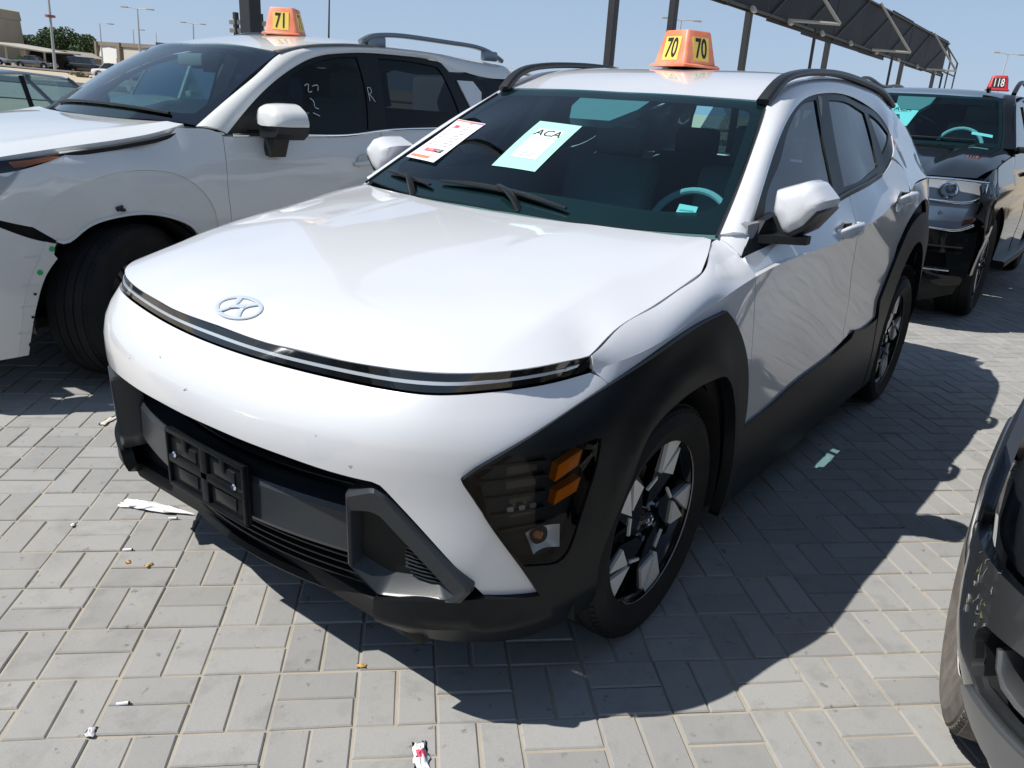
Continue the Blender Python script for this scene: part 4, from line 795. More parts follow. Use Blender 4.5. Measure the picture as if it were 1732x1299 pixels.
# headlamp
hl_=outline([(.2086,1.107),(.36,1.068),(.4334,1.045)],[(.4334,1.045),(.50,.97),(.545,.93)],[(.545,.93),(.70,.93),(.86,.95)],[(.86,.95),(.87,1.03),(.86,1.06)],[(.86,1.06),(.60,1.075),(.4,1.09),(.2086,1.107)])
HLP=panel('headlamp',PD,hl_,GLOSSB,SUV,step=.04,off=-.006,thick=.03,ref=pref,mirror=True)
am=outline([(.24,1.094),(.43,1.06)],[(.43,1.06),(.47,1.066)],[(.47,1.066),(.40,1.084),(.24,1.100)],[(.24,1.100),(.24,1.094)]); am=[(.235,1.093),(.30,1.079),(.415,1.055),(.46,1.052),(.47,1.075),(.38,1.083),(.25,1.102)]
panel('amber_lamp',PD,am,mat('amber_dull',(.32,.10,.03),.25,0,.8),HLP[0],step=.03,off=-.003,thick=.004,ref=pref)
panel('lamp_glass',PD,hl_,LENS,HLP[0],step=.06,off=.002,thick=0,ref=pref)
for i in range(4): box('lamp_block',(.50+.07*i,.905-.02*i,.985),(.05,.03,.035),mat('lamp_block',(.35,.37,.40),.15,.8),HLP[0],.006,rot=(0,.15,-.25))
# bonnet
hs=[p[:2] for p in P_shut]
hd=outline([(.86,.001),(.84,.4),(.76,.72),(.62,.88)],hs,[hs[-1],(-.36,.6),(-.31,.3),(-.29,.001)],step=.04); hd=np.concatenate([hd,(hd*[1,-1])[::-1][:-1]])
def PHOOD(q):
    q=np.atleast_2d(np.asarray(q,float)); P=PH_(q); d=np.abs(q[:,1])-(.70-.05*q[:,0]); P[:,2]+=.008*np.exp(-np.sqrt(d*d+.006**2)/.05); return P
panel('bonnet',PHOOD,hd,PEARL,SUV,step=.05,thick=.035,gap=.004,ref=pref)
# shoulder strip between bonnet gap and wing top is part of the wing: closed below with a dark gutter
sweep('bonnet_gutter',[np.array(p)-[0,-.006,.03] for p in P_shut],rrect(.05,.02,.004),DARK,SUV,mirror=True)
# doors
bl=q_('p_belt')
fd=outline(q_('p_shut'),[(-.5487,.8031),(-.56,.38)],[(-.56,.38),(-1.2,.36),(-1.72,.36)],[(-1.72,.36),(-1.7154,1.07),(-1.6827,1.212)],[(-1.6827,1.212),(-1.4718,1.186),(-.9562,1.183),(-.60,1.180),(-.5644,1.180)])
FD=panel('front_door',PD,fd,PEARL,SUV,step=.07,gap=.003,ref=pref,mirror=True)
rd=outline([(-1.6827,1.212),(-1.7154,1.07),(-1.72,.36)],[(-1.72,.36),(-2.45,.36)],[(-2.45,.36),(-2.55,.7),(-2.62,1.0),(-2.60,1.25)],[(-2.60,1.25),(-2.5,1.24),(-2.1134,1.225),(-1.6827,1.212)])
RD=panel('rear_door',PD,rd,PEARL,SUV,step=.08,gap=.003,ref=pref,mirror=True)
qr=outline([(-2.60,1.25),(-2.62,1.0),(-2.55,.7),(-2.45,.36)],[(-2.45,.36),(-3.75,.36)],[(-3.75,.36),(-3.78,.8),(-3.74,1.3)],[(-3.74,1.3),(-3.2,1.27),(-2.60,1.25)])
panel('rear_quarter',PD,qr,PEARL,SUV,step=.1,gap=.003,ref=pref,mirror=True)
# roof side and pillars
pin=np.array([(-.46,.848,1.222),(-.69,.815,1.372),(-.93,.765,1.517),(-1.12,.715,1.622),(-1.36,.695,1.668),(-1.62,.69,1.692),(-2.1,.685,1.712),(-2.5,.68,1.708),(-2.62,.68,1.706),(-3.5,.66,1.66)])
dt=q_('p_dtop'); dt2=dt[:8]+[(-2.56,1.625),(-3.3,1.60)]
pout=np.array([PD(np.array([p]))[0] for p in dt2]); pt=np.concatenate([[0],np.cumsum(np.linalg.norm(np.diff((pin+pout)/2,axis=0),axis=1))]); _pa=nat_spline(pt,pin); _pb=nat_spline(pt,pout)
def PPIL(q):
    q=np.atleast_2d(np.asarray(q,float)); a=_pb(q[:,0]); b=_pa(q[:,0]); w=np.clip(q[:,1]/.1,-.2,1.2)[:,None]; return a*(1-w)+b*w+np.array([.1,.72,.68])*(.022*4*w*(1-w))
panel('body_side',PPIL,outline([(0,0),(pt[-1],0)],[(pt[-1],0),(pt[-1],.1)],[(pt[-1],.1),(0,.1)],[(0,.1),(0,0)],step=.04),PEARL,SUV,step=.05,ref=pref,mirror=True,more=[(PD,[(-2.4842,1.60),(-2.6493,1.6065),(-2.71,1.64),(-2.5,1.66),(-2.43,1.655)])])
rf=outline([(-1.0,.001),(-1.03,.4),(-1.10,.70)],[(-1.10,.70),(-1.4,.69),(-2.1,.685),(-3.0,.67),(-3.6,.64)],[(-3.6,.64),(-3.75,.3),(-3.78,.001)],step=.05); rf=np.concatenate([rf,(rf*[1,-1])[::-1][:-1]])
panel('roof',PR,rf,PEARL,SUV,step=.08,ref=pref)
panel('headlining',PR,rf*[.97,.93]-[.05,0],HEADL,SUV,step=.2,off=-.05,thick=0,ref=pref)
for s in (1,-1): sweep('roof_ditch_moulding',[(-1.08,s*.70,1.622),(-1.25,s*.695,1.660),(-1.5,s*.69,1.693),(-1.8,s*.688,1.71)],rrect(.05,.012,.004),mat('grey_moulding',(.16,.17,.17),.4),SUV,step=.06)
RAILM=mat('rail_grey',(.16,.19,.23),.3,.6)
for s in (1,-1):
    RL=sweep('roof_rail',[(-1.72,s*.69,1.725),(-1.80,s*.69,1.762),(-1.88,s*.69,1.778),(-2.2,s*.69,1.792),(-2.6,s*.685,1.79),(-2.9,s*.68,1.778),(-3.0,s*.675,1.76),(-3.15,s*.67,1.712)],rrect(.045,.030,.01,4),RAILM,SUV,step=.04)
    for x,z in ((-1.84,1.735),(-2.98,1.735)): box('rail_foot',(x,s*.69,z),(.16,.04,.07),RAILM,RL,.015)
# windscreen
wsp=outline([(-.285,.001),(-.34,.4),(-.465,.75),(-.49,.84)],[(-.49,.84),(-.78,.785),(-1.09,.715)],[(-1.09,.715),(-1.04,.4),(-1.015,.001)],step=.04); wsp=np.concatenate([wsp,(wsp*[1,-1])[::-1][:-1]])
SS=panel('windscreen',PG,wsp,glass('suv_windscreen_glass',(.62,.86,.88),ior=1.9),SUV,step=.1,off=.002,thick=0,ref=pref)
inn=outline([(-.36,.001),(-.42,.4),(-.52,.72)],[(-.52,.72),(-.78,.735),(-1.02,.66)],[(-1.02,.66),(-.99,.4),(-.975,.001)],step=.04); inn=np.concatenate([inn,(inn*[1,-1])[::-1][:-1]])
panel('screen_border',PG,wsp,TRIM,SS,holes=[inn],step=.08,off=-.004,thick=.003,ref=pref)
panel('scuttle_panel',lambda q:np.stack([np.atleast_2d(q)[:,0],np.atleast_2d(q)[:,1],1.215+0*np.atleast_2d(q)[:,0]],1),[(-.28,-.6),(-.27,0),(-.28,.6),(-.40,.84),(-.48,.84),(-.38,.4),(-.33,0),(-.38,-.4),(-.48,-.84),(-.40,-.84)],TRIM,SUV,step=.1,thick=.02)
for y0,y1 in ((-.62,0),(-.02,.62)): sweep('wiper_blade',[PG(np.array([[-.33-.17*(y/.84)**2-.035,y]]))[0]+[.006,0,.012] for y in np.linspace(y0,y1,9)],rrect(.02,.014,.004),TRIM,SUV)
# side windows
dlo=outline([(-.585,1.188)]+bl[1:3],bl[2:6],[bl[5],(-3.2,1.285),(-3.45,1.33)],[(-3.45,1.33),(-3.3,1.60)],[(-3.3,1.60),(-2.72,1.635)],[(-2.72,1.635),(-2.66,1.607),(-2.4842,1.6044)],[(-2.4842,1.6044),(-2.445,1.64),(-2.4251,1.6552)],dt[::-1][2:6],dt[::-1][5:9]+[(-.585,1.188)])
gf=outline([(-.72,1.208),(-.80,1.275),(-.9971,1.435),(-1.1518,1.522),(-1.3474,1.59)],[(-1.3474,1.59),(-1.5,1.622),(-1.6535,1.636)],[(-1.6535,1.636),(-1.645,1.45),(-1.5966,1.2184)],[(-1.5966,1.2184),(-1.2,1.21),(-.72,1.208)])
gr=outline(q_('p_grear',0,3),[q_('p_grear')[2],(-2.395,1.60),(-2.41,1.5626)],[(-2.41,1.5626),(-2.46,1.42),(-2.4923,1.28)],[(-2.4923,1.28),(-2.1,1.25),(-1.7515,1.2303)],[(-1.7515,1.2303),(-1.79,1.46),(-1.8384,1.6417)])
gq=outline([(-2.76,1.60),(-3.25,1.57)],[(-3.25,1.57),(-3.36,1.36)],[(-3.36,1.36),(-2.72,1.30)],[(-2.72,1.30),(-2.82,1.47),(-2.76,1.60)])
panel('window_surround',PD,dlo,MATS['satin_black_frame'],SUV,holes=[gf,gr,gq],step=.07,off=-.005,thick=.012,ref=pref,mirror=True)
SUVGL=glass('suv_side_glass',(.14,.22,.24),ior=1.35); SUVDK=glass('suv_dark_glass',(.03,.04,.05),ior=1.35)
panel('front_window',PD,gf,SUVGL,SUV,step=.15,off=-.012,thick=0,ref=pref,mirror=True)
panel('rear_window',PD,gr,SUVDK,SUV,step=.15,off=-.012,thick=0,ref=pref,mirror=True)
panel('quarter_window',PD,gq,SUVDK,SUV,step=.15,off=-.012,thick=0,ref=pref,mirror=True)
panel('pillar_blade',PD,[(-2.53,1.545),(-2.7035,1.548),(-2.765,1.4768),(-2.68,1.27),(-2.60,1.27),(-2.61,1.36)],PEARL,SUV,step=.08,off=.004,thick=.008,ref=pref,mirror=True)
sweep('waist_chrome',[PD(np.array([[x,z-.006]]))[0]+[0,.004,0] for x,z in resample([(-.62,1.189)]+bl[1:],.08)],rrect(.008,.016,.003),CHROME,SUV,mirror=True)
# chalk marks on the glass
CHK=mat('chalk_mark',(.65,.68,.68),.9)
def mark(nm,strokes,x0,z0,sc):
    root=None
    for st in strokes:
        pp=[]
        for a,b in outline_open(st,.15) if len(st)>2 else st:
            x=x0-a*sc; z=z0+b*sc; pp.append(PD(np.array([[x,z]]))[0]+[0,.0005,0])
        o=sweep(nm,pp,rrect(.004,.0015,.0006),CHK,root or SUV,up=(0,1,0)); root=root or o
mark('chalk_letter',[[(0,0),(.02,.5),(.05,1.0)],[(.05,1.0),(.35,1.02),(.42,.75),(.1,.52)],[(.1,.52),(.3,.3),(.55,-.05)]],-1.655,1.385,.075)
mark('chalk_scribble',[[(0,.9),(.3,1.0),(.15,.6),(.4,.65)],[(.5,.9),(.9,.95),(.8,.7)],[(.15,.3),(.35,.1),(.3,-.1),(.55,-.2)],[(.1,-.4),(.5,-.55)]],-1.18,1.35,.11)
# mirror
for s in (1,-1):
    base=np.array([(.985,1.355),(1.08,1.352),(1.15,1.31),(1.17,1.26),(1.165,1.235),(.945,1.235),(.94,1.29),(.955,1.335)]); c=base.mean(0); rings=[]
    for x,k in ((-.93,.92),(-.925,1.0),(-.84,1.0),(-.78,.94),(-.745,.80),(-.73,.5)): rings.append([(x,s*(c[0]+(p[0]-c[0])*k),1.245+(p[1]-1.245)*k) for i in range(len(base)) for p in (base[i-1]*.2+base[i]*.8,base[i]*.8+base[(i+1)%len(base)]*.2)])
    M_=loft('door_mirror',rings,PEARL,SUV,sharp=50)
    low=np.array([(.945,1.236),(1.165,1.236),(1.16,1.20),(1.12,1.172),(.96,1.165)]); cl=low.mean(0)
    loft('mirror_lower_shell',[[(x,s*(cl[0]+(p[0]-cl[0])*k),1.236+(p[1]-1.236)*k) for p in low] for x,k in ((-.925,1),(-.84,1),(-.78,.93),(-.745,.78))],TRIM,M_,sharp=30)
    prism('mirror_stalk',[(.93,1.085),(.99,1.075),(1.03,1.175),(.945,1.18)],TRIM,M_,lambda a,b,d:(d,s*a,b),-.90,-.80)
    mesh('mirror_glass',[(-.931,s*p[0],p[1]) for p in base*.92+c*.08],[tuple(range(len(base)))],CHROME,M_)
for (x,z),par in (((-1.53,1.03),FD),((-2.45,1.06),RD)):
    for d,s in zip(par,(1,-1)):
        yb=PD(np.array([[x,z]]))[0][1]
        sweep('handle',[(x+.11,s*(yb+.006),z-.008),(x+.08,s*(yb+.03),z-.004),(x,s*(yb+.04),z+.002),(x-.08,s*(yb+.035),z+.008),(x-.11,s*(yb+.006),z+.01)],rrect(.02,.034,.009,4),PEARL,d,step=.015,scale=[.6,1,1,.7])
        cup=lathe('handle_cup',[(0,-.006),(.035,-.002),(.05,.004)],PEARL,d,n=20); cup.location=(x+.02,s*yb,z); cup.scale=(1.3,s,1)
# running gear, shell, front end
for xw in (0,-2.9):
    for s in (1,-1): wheel('wheel',SUV,(xw,s*.845,.385),s,R=.385,W=.25,rim=.235,style=6,steer=R_(22) if xw==0 else 0,mat_face=mat('dark_alloy',(.10,.10,.11),.3,.8))
    for s in (1,-1):
        V=[];n=20
        for t in np.linspace(-.2,math.pi+.2,n):
            for yy in (.50,.94): V.append((xw+.46*math.cos(t),s*yy,.39+.44*math.sin(t)))
        V.append((xw,s*.50,.35)); mesh('arch_liner',V,[(2*i,2*i+1,2*i+3,2*i+2) for i in range(n-1)]+[(2*i,2*i+2,2*n) for i in range(n-1)],DARK,SUV)
shp=outline([(.80,.25),(.80,1.0)],[(.80,1.0),(.2,1.06),(-.5,1.15)],[(-.5,1.15),(-3.7,1.2)],[(-3.7,1.2),(-3.7,.3)],[(-3.7,.3),(-3.4,.3)],step=.1)
shp=np.concatenate([shp,[(-2.9+.47*math.cos(t),.39+.46*math.sin(t)) for t in np.linspace(math.pi*1.05,-.05*math.pi,20)],[(-2.4,.3),(-.52,.3)],[(.47*math.cos(t),.39+.46*math.sin(t)) for t in np.linspace(math.pi*1.05,-.05*math.pi,20)],[(.5,.28)]])
panel('inner_shell',PD,shp,DARK,SUV,step=.15,off=-.04,thick=0,ref=pref,mirror=True)
box('floor_pan',(-1.4,0,.27),(4.4,1.2,.06),DARK,SUV,.02); box('engine_bay',(.2,0,.75),(.9,1.2,.6),DARK,SUV,.05)
GRL=box('front_grille',(.87,0,.80),(.06,1.1,.36),TRIM,SUV,.03)
for z in (.70,.78,.86,.94): sweep('grille_bar',[(.91-.05*(y/.55)**2,y,z) for y in np.linspace(-.52,.52,15)],rrect(.02,.016,.004),TRIM,GRL)
sweep('front_bumper',[(.93-.16*(abs(y)/.85)**3,y,.50) for y in np.linspace(-.85,.85,25)],rrect(.14,.40,.04,4),PEARL,SUV)
box('tailgate',(-3.78,0,1.0),(.10,1.7,1.2),PEARL,SUV,.05)
# cabin
box('dashboard',(-.75,0,1.05),(.5,1.5,.22),INTER,SUV,.07,seg=3)
for y in (.40,-.40):
    s_=box('seat',(-1.45,y,.75),(.52,.54,.2),INTER2,SUV,.05); box('seat_back',(-1.75,y,1.08),(.16,.52,.62),INTER2,s_,.06,rot=(0,R_(-15),0)); box('headrest',(-1.86,y,1.46),(.1,.28,.18),INTER2,s_,.04)
box('rear_bench',(-2.6,0,.98),(.2,1.3,.7),INTER2,SUV,.06,rot=(0,R_(-15),0))
SWL=lathe('steering_wheel',[(.185+.015*math.cos(t),.015*math.sin(t)) for t in np.linspace(0,2*math.pi,9)],INTER2,SUV,n=32); SWL.matrix_basis=Matrix.Translation((-1.10,.40,1.13))@Matrix.Rotation(R_(66),4,'Y')@Matrix.Rotation(math.pi/2,4,'X')
box('inner_mirror',(-.98,0,1.56),(.03,.26,.07),INTER,SUV,.015)
for s in (1,-1): sweep('inner_pillar',[(-1.62,s*.80,1.22),(-1.68,s*.76,1.45),(-1.74,s*.70,1.62)],rrect(.10,.03,.01),HEADL,SUV,up=(0,1,0))

# ---------------------------------------------------------------- black full-size SUV behind
BLACKP=mat('black_paint',(.004,.005,.006),.05,0,0,spec=.42,noise=(3,.3,(.014,.014,.014)))
BSUV=thing('parked_car','black full-size SUV with chrome-framed headlamps and red 118 sign','car',(-5.45,-.05,0))
ss=lambda a,b,x:(lambda t:t*t*(3-2*t))(np.clip((x-a)/(b-a),0,1))
def TD(q):
    q=np.atleast_2d(np.asarray(q,float)); x,z=q[:,0],q[:,1]
    y=1.0-.03*ss(.75,.35,z)-.035*ss(.98,1.12,z)-.03*ss(1.10,1.30,z)-.40*np.sqrt(np.maximum(z-1.27,0)**2+.0009)+.012-.10*np.maximum(0,(x-.45)/.45)**2*np.where(x>.45,1,0)-.03*np.exp(-((z-.86)/.08)**2)*.4
    return np.stack([x,y,z],1)
tref=(-1.5,0,.9)
def TF(q): # front end: (y,z)
    q=np.atleast_2d(np.asarray(q,float)); y,z=q[:,0],q[:,1]
    x=.925-.16*np.abs(y/.95)**3.2-.05*ss(.72,1.12,z)-.10*ss(.40,.18,z)
    return np.stack([x,y,z],1)
def TH(q):
    q=np.atleast_2d(np.asarray(q,float)); x,y=q[:,0],q[:,1]; a=np.abs(y)
    z=1.295-.205*np.maximum(0,(x+.5)/1.35)**1.5-.05*np.abs(y/.93)**3+.035*ss(.50,.62,a)*ss(.95,.86,a)*ss(.9,.3,x)
    return np.stack([x,y,z],1)
hd=outline([(.80,.001),(.78,.4),(.72,.72),(.66,.86)],[(.66,.86),(.3,.915),(-.3,.925)],[(-.3,.925),(-.42,.90),(-.46,.80)],[(-.46,.80),(-.40,.4),(-.38,.001)],step=.05); hd=np.concatenate([hd,(hd*[1,-1])[::-1][:-1]])
panel('bonnet',TH,hd,BLACKP,BSUV,step=.06,thick=.03,ref=tref)
panel('wing',TD,outline([(.80,1.06),(.66,1.13),(.3,1.20),(-.30,1.245)],[(-.30,1.245),(-.45,1.24)],[(-.45,1.24),(-.52,.40)],[(-.52,.40),(-.47,.40)],[(.47*math.cos(t),.40+.47*math.sin(t)) for t in np.linspace(math.pi,.0,16)],[(.47,.40),(.60,.40)],[(.60,.40),(.62,.75),(.66,.80)],[(.66,.80),(.80,.85)],[(.80,.85),(.80,1.06)]),BLACKP,BSUV,step=.08,ref=tref,mirror=True,gap=.003)
for nm,x0,x1 in (('front_door',-.45,-1.55),('rear_door',-1.55,-2.45)):
    D_=panel(nm,TD,outline([(x0,1.26),(x0-.07,.36)],[(x0-.07,.36),(x1,.36)],[(x1,.36),(x1,1.275)],[(x1,1.275),(x0,1.26)]),BLACKP,BSUV,step=.1,ref=tref,mirror=True,gap=.004)
    for d,s in zip(D_,(1,-1)): sweep('handle',[(x1+.30,s*.985,1.08),(x1+.27,s*1.01,1.08),(x1+.12,s*1.01,1.085),(x1+.08,s*.985,1.085)],rrect(.02,.03,.008),BLACKP,d,step=.03)
panel('rear_quarter',TD,outline([(-2.45,1.275),(-2.45,.40)],[(-2.45,.40),(-2.48,.40)],[(-2.95+.47*math.cos(t),.40+.47*math.sin(t)) for t in np.linspace(0,math.pi,14)],[(-3.42,.40),(-4.1,.42)],[(-4.1,.42),(-4.15,1.29)],[(-4.15,1.29),(-2.45,1.275)]),BLACKP,BSUV,step=.12,ref=tref,mirror=True)
glz=outline([(-.50,1.285),(-.86,1.56),(-1.02,1.66)],[(-1.02,1.66),(-1.5,1.70),(-2.4,1.70),(-4.0,1.66)],[(-4.0,1.66),(-4.1,1.31)],[(-4.1,1.31),(-.50,1.285)],step=.06)
g1=[(-.72,1.315),(-1.05,1.57),(-1.16,1.63),(-1.48,1.645),(-1.48,1.325)]; g2=[(-1.60,1.325),(-1.60,1.65),(-2.38,1.65),(-2.42,1.33)]; g3=[(-2.56,1.335),(-2.52,1.65),(-3.8,1.62),(-3.95,1.34)]
panel('window_surround',TD,glz,BLACKP,BSUV,holes=[g1,g2,g3],step=.12,off=-.003,thick=.02,ref=tref,mirror=True)
panel('front_window',TD,g1,SIDEGL,BSUV,step=.2,off=-.014,thick=0,ref=tref,mirror=True)
for nm,g in (('rear_window',g2),('cargo_window',g3)): panel(nm,TD,g,PRIVGL,BSUV,step=.2,off=-.014,thick=0,ref=tref,mirror=True)
def TG_(q):
    q=np.atleast_2d(np.asarray(q,float)); x,y=q[:,0],q[:,1]; z=1.285+.68*(-(x+.40)-.14*np.abs(y/.85)**2.2); return np.stack([x,y,z],1)
wsp=outline([(-.40,.001),(-.44,.4),(-.50,.70),(-.545,.845)],[(-.545,.845),(-.80,.78),(-1.10,.695)],[(-1.10,.695),(-1.04,.4),(-1.02,.001)],step=.06); wsp=np.concatenate([wsp,(wsp*[1,-1])[::-1][:-1]])
SC2=panel('windscreen',TG_,wsp,WSGLASS,BSUV,step=.12,thick=0,ref=tref)
inn=wsp.copy(); inn=(inn-[-.76,0])*[.86,.93]+[-.765,0]
panel('screen_border',TG_,wsp,TRIM,SC2,holes=[inn],step=.1,off=-.004,thick=.003,ref=tref)
panel('sensor_cover',TG_,[(-1.0,-.16),(-1.0,.16),(-.90,.14),(-.82,.08),(-.82,-.08),(-.90,-.14)],INTER,SC2,step=.06,off=-.006,thick=.03,ref=tref)
for s in (1,-1): sweep('pillar',[(-.50,s*.875,1.275),(-.80,s*.805,1.475),(-1.08,s*.725,1.655),(-1.22,s*.70,1.705)],rrect(.10,.05,.015,4),BLACKP,BSUV,step=.06)
def TR(q):
    q=np.atleast_2d(np.asarray(q,float)); x,y=q[:,0],q[:,1]; z=1.79-.085*ss(-1.9,-1.0,x)-.06*np.abs(y/.78)**3-.03*ss(-3,-4.2,x); return np.stack([x,y,z],1)
rf=outline([(-1.02,.001),(-1.05,.4),(-1.10,.70)],[(-1.10,.70),(-1.4,.765),(-2.5,.775),(-4.1,.75)],[(-4.1,.75),(-4.2,.3),(-4.2,.001)],step=.08); rf=np.concatenate([rf,(rf*[1,-1])[::-1][:-1]])
panel('roof',TR,rf,BLACKP,BSUV,step=.12,thick=.06,ref=tref)
panel('headlining',TR,rf*[.96,.92]-[.1,0],HEADL,BSUV,step=.3,off=-.06,thick=0,ref=tref)
for s in (1,-1): sweep('roof_rail',[(-1.45,s*.70,1.745),(-1.55,s*.70,1.80),(-2.5,s*.70,1.815),(-3.6,s*.70,1.80),(-3.75,s*.70,1.74)],rrect(.04,.03,.01),TRIM,BSUV,step=.08)
fin=prism('antenna',[(0,0),(.02,.035),(-.02,.05),(-.06,.055),(-.09,0)],TRIM,BSUV,lambda a,b,d:(-1.38+a,.50+d,1.748+b),-.012,.012); sweep('antenna_mast',[(-1.42,.50,1.79),(-1.47,.50,1.86)],circ(.006,6),TRIM,fin)
# front end
gr=outline([(0,.70),(.50,.70)],[(.50,.70),(.52,.90),(.50,1.09)],[(.50,1.09),(.001,1.11)],step=.05); gr=np.concatenate([gr,(gr*[-1,1])[::-1][:-1]])
GR2=panel('front_grille',TF,gr,DARK,BSUV,step=.1,off=-.02,thick=.01)
for z,h in ((.735,.03),(.90,.09),(1.07,.03)): sweep('grille_bar',[TF(np.array([[y,z]]))[0]+[.006,0,0] for y in np.linspace(-.50,.50,15)],rrect(.02,h,.006),CHROME,GR2)
for z in (.79,.83,.97,1.02): sweep('grille_bar',[TF(np.array([[y,z]]))[0]-[.006,0,0] for y in np.linspace(-.50,.50,15)],rrect(.012,.012,.003),TRIM,GR2)
for s in (1,-1):
    hh=outline([(s*.53,.75),(s*.72,.745),(s*.86,.755)],[(s*.86,.755),(s*.93,.80),(s*.945,.92),(s*.945,1.075)],[(s*.945,1.075),(s*.75,1.09),(s*.53,1.09)],[(s*.53,1.09),(s*.515,.9),(s*.53,.75)],step=.04)
    H2=panel('headlamp',TF,hh,LENS,BSUV,step=.08,off=.004,thick=0)
    pt_=lambda y,z,d:TF(np.array([[s*y,z]]))[0]+np.array([d,0,0])
    panel('lamp_housing',TF,hh,mat('lamp_grey',(.50,.51,.52),.3,.15),H2,step=.08,off=-.035,thick=0)
    for z0,pts in ((1.085,((.52,1.088),(.72,1.09),(.95,1.08))),(.945,((.55,.945),(.75,.935),(.90,.955),(.945,.985))),(.752,((.53,.750),(.72,.745),(.86,.752),(.93,.79)))):
        sweep('chrome_strip',[pt_(y,z,.008) for y,z in outline_open(pts,.04)],rrect(.015,.018,.005),CHROME,H2)
    sweep('chrome_strip',[pt_(.945,z,.006) for z in (1.08,1.03,.98)],rrect(.015,.014,.004),CHROME,H2,up=(1,0,0))
    ringp=[pt_(.72+.055*math.cos(t),1.015+.05*math.sin(t),-.018) for t in np.linspace(0,2*math.pi,25)]
    sweep('lamp_ring',ringp,circ(.011,7),CHROME,H2,up=(1,0,0))
    lathe('projector_lens',[(0,.03),(.025,.024),(.042,.0),(.042,-.03)],mat('projector_clear',(.25,.28,.32),.04,0,1),H2,n=20).matrix_basis=Matrix.Translation(Vector(pt_(.72,1.015,-.055)))@Matrix.Rotation(-math.pi/2,4,'Z')
    panel('lower_reflector',TF,[(s*.60,.80),(s*.86,.80),(s*.88,.90),(s*.58,.90)],mat('lamp_silver',(.70,.71,.71),.22,.4),H2,step=.05,off=-.025,thick=.006)
    lathe('lower_bulb',[(0,.03),(.02,.02),(.03,0)],mat('bulb_clear',(.7,.7,.68),.1,0,1),H2,n=14).matrix_basis=Matrix.Translation(Vector(pt_(.70,.85,-.05)))@Matrix.Rotation(-math.pi/2,4,'Z')
    panel('amber_lamp',TF,[(s*.86,.775),(s*.925,.80),(s*.93,.84),(s*.87,.82)],mat('amber_dull2',(.25,.06,.02),.2,0,.8),H2,step=.04,off=-.01,thick=.004)
bp=outline([(0,.43),(.70,.43)],[(.70,.43),(.76,.36),(.93,.36)],[(.93,.36),(.965,.5),(.96,.74)],[(.96,.74),(.7,.735),(.52,.74),(.5,.69)],[(.5,.69),(.001,.69)],step=.05); bp=np.concatenate([bp,(bp*[-1,1])[::-1][:-1]])
bpn=panel('front_bumper',TF,bp,BLACKP,BSUV,holes=[np.array([(.56,.46),(.84,.47),(.80,.58),(.56,.58)]),np.array([(-.56,.46),(-.56,.58),(-.80,.58),(-.84,.47)])],step=.06,off=.01,thick=.05)
sweep('bumper_strip',[TF(np.array([[y,.625]]))[0]+[.014,0,0] for y in np.linspace(-.9,.9,25)],rrect(.01,.012,.003),TRIM,bpn)
sweep('bumper_strip',[TF(np.array([[y,.455]]))[0]+[.014,0,0] for y in np.linspace(-.85,.85,25)],rrect(.012,.010,.003),CHROME,bpn)
lp=outline([(0,.20),(.72,.20),(.90,.27)],[(.90,.27),(.93,.355)],[(.93,.355),(.76,.355),(.70,.42)],[(.70,.42),(.001,.42)],step=.05); lp=np.concatenate([lp,(lp*[-1,1])[::-1][:-1]])
panel('air_dam',TF,lp,PLAST,BSUV,step=.08,off=-.01,thick=.04)
panel('bumper_void',TF,[(-.9,.3),(.9,.3),(.9,1.05),(-.9,1.05)],DARK,BSUV,step=.15,off=-.09,thick=0)
for s in (1,-1):
    M_=box('door_mirror',(-.72,s*1.10,1.36),(.12,.24,.20),BLACKP,BSUV,.04,seg=3); box('mirror_stalk',(-.70,s*.96,1.29),(.08,.12,.05),TRIM,M_,.015)
    sweep('running_board',[(-.55,s*.98,.36),(-1.5,s*1.0,.36),(-2.4,s*.98,.36)],rrect(.16,.06,.02),PLAST,BSUV)
    sweep('wiper_blade',[TG_(np.array([[-.47-.14*abs((y)/.85)**2.2,y]]))[0]+[.008,0,.012] for y in np.linspace(.05 if s>0 else -.62,.62 if s>0 else -.05,8)],rrect(.02,.015,.004),TRIM,BSUV)
for xw in (0,-2.95):
    for s in (1,-1):
        wheel('wheel',BSUV,(xw,s*.84,.40),s,R=.40,W=.26,rim=.27,style=6,mat_face=CHROME)
        V=[];n=16
        for t in np.linspace(-.1,math.pi+.1,n):
            for yy in (.55,.97): V.append((xw+.48*math.cos(t),s*yy,.40+.48*math.sin(t)))
        V.append((xw,s*.55,.36)); mesh('arch_liner',V,[(2*i,2*i+1,2*i+3,2*i+2) for i in range(n-1)]+[(2*i,2*i+2,2*n) for i in range(n-1)],DARK,BSUV)
box('floor_pan',(-1.6,0,.33),(4.6,1.5,.08),DARK,BSUV,.02); box('engine_bay',(.15,0,.70),(1.1,1.2,.6),DARK,BSUV,.04)
box('dashboard',(-.78,0,1.14),(.5,1.55,.22),INTER,BSUV,.07); SW3=lathe('steering_wheel',[(.19+.016*math.cos(t),.016*math.sin(t)) for t in np.linspace(0,2*math.pi,9)],INTER2,BSUV,n=32); SW3.matrix_basis=Matrix.Translation((-1.02,.42,1.26))@Matrix.Rotation(R_(64),4,'Y')@Matrix.Rotation(math.pi/2,4,'X')
for y in (.42,-.42):
    s_=box('seat',(-1.5,y,.80),(.54,.56,.2),INTER2,BSUV,.05); box('seat_back',(-1.80,y,1.16),(.16,.54,.66),INTER2,s_,.06,rot=(0,R_(-15),0)); box('headrest',(-1.92,y,1.55),(.1,.28,.18),INTER2,s_,.04)
box('tailgate',(-4.18,0,1.05),(.08,1.8,1.3),BLACKP,BSUV,.04)

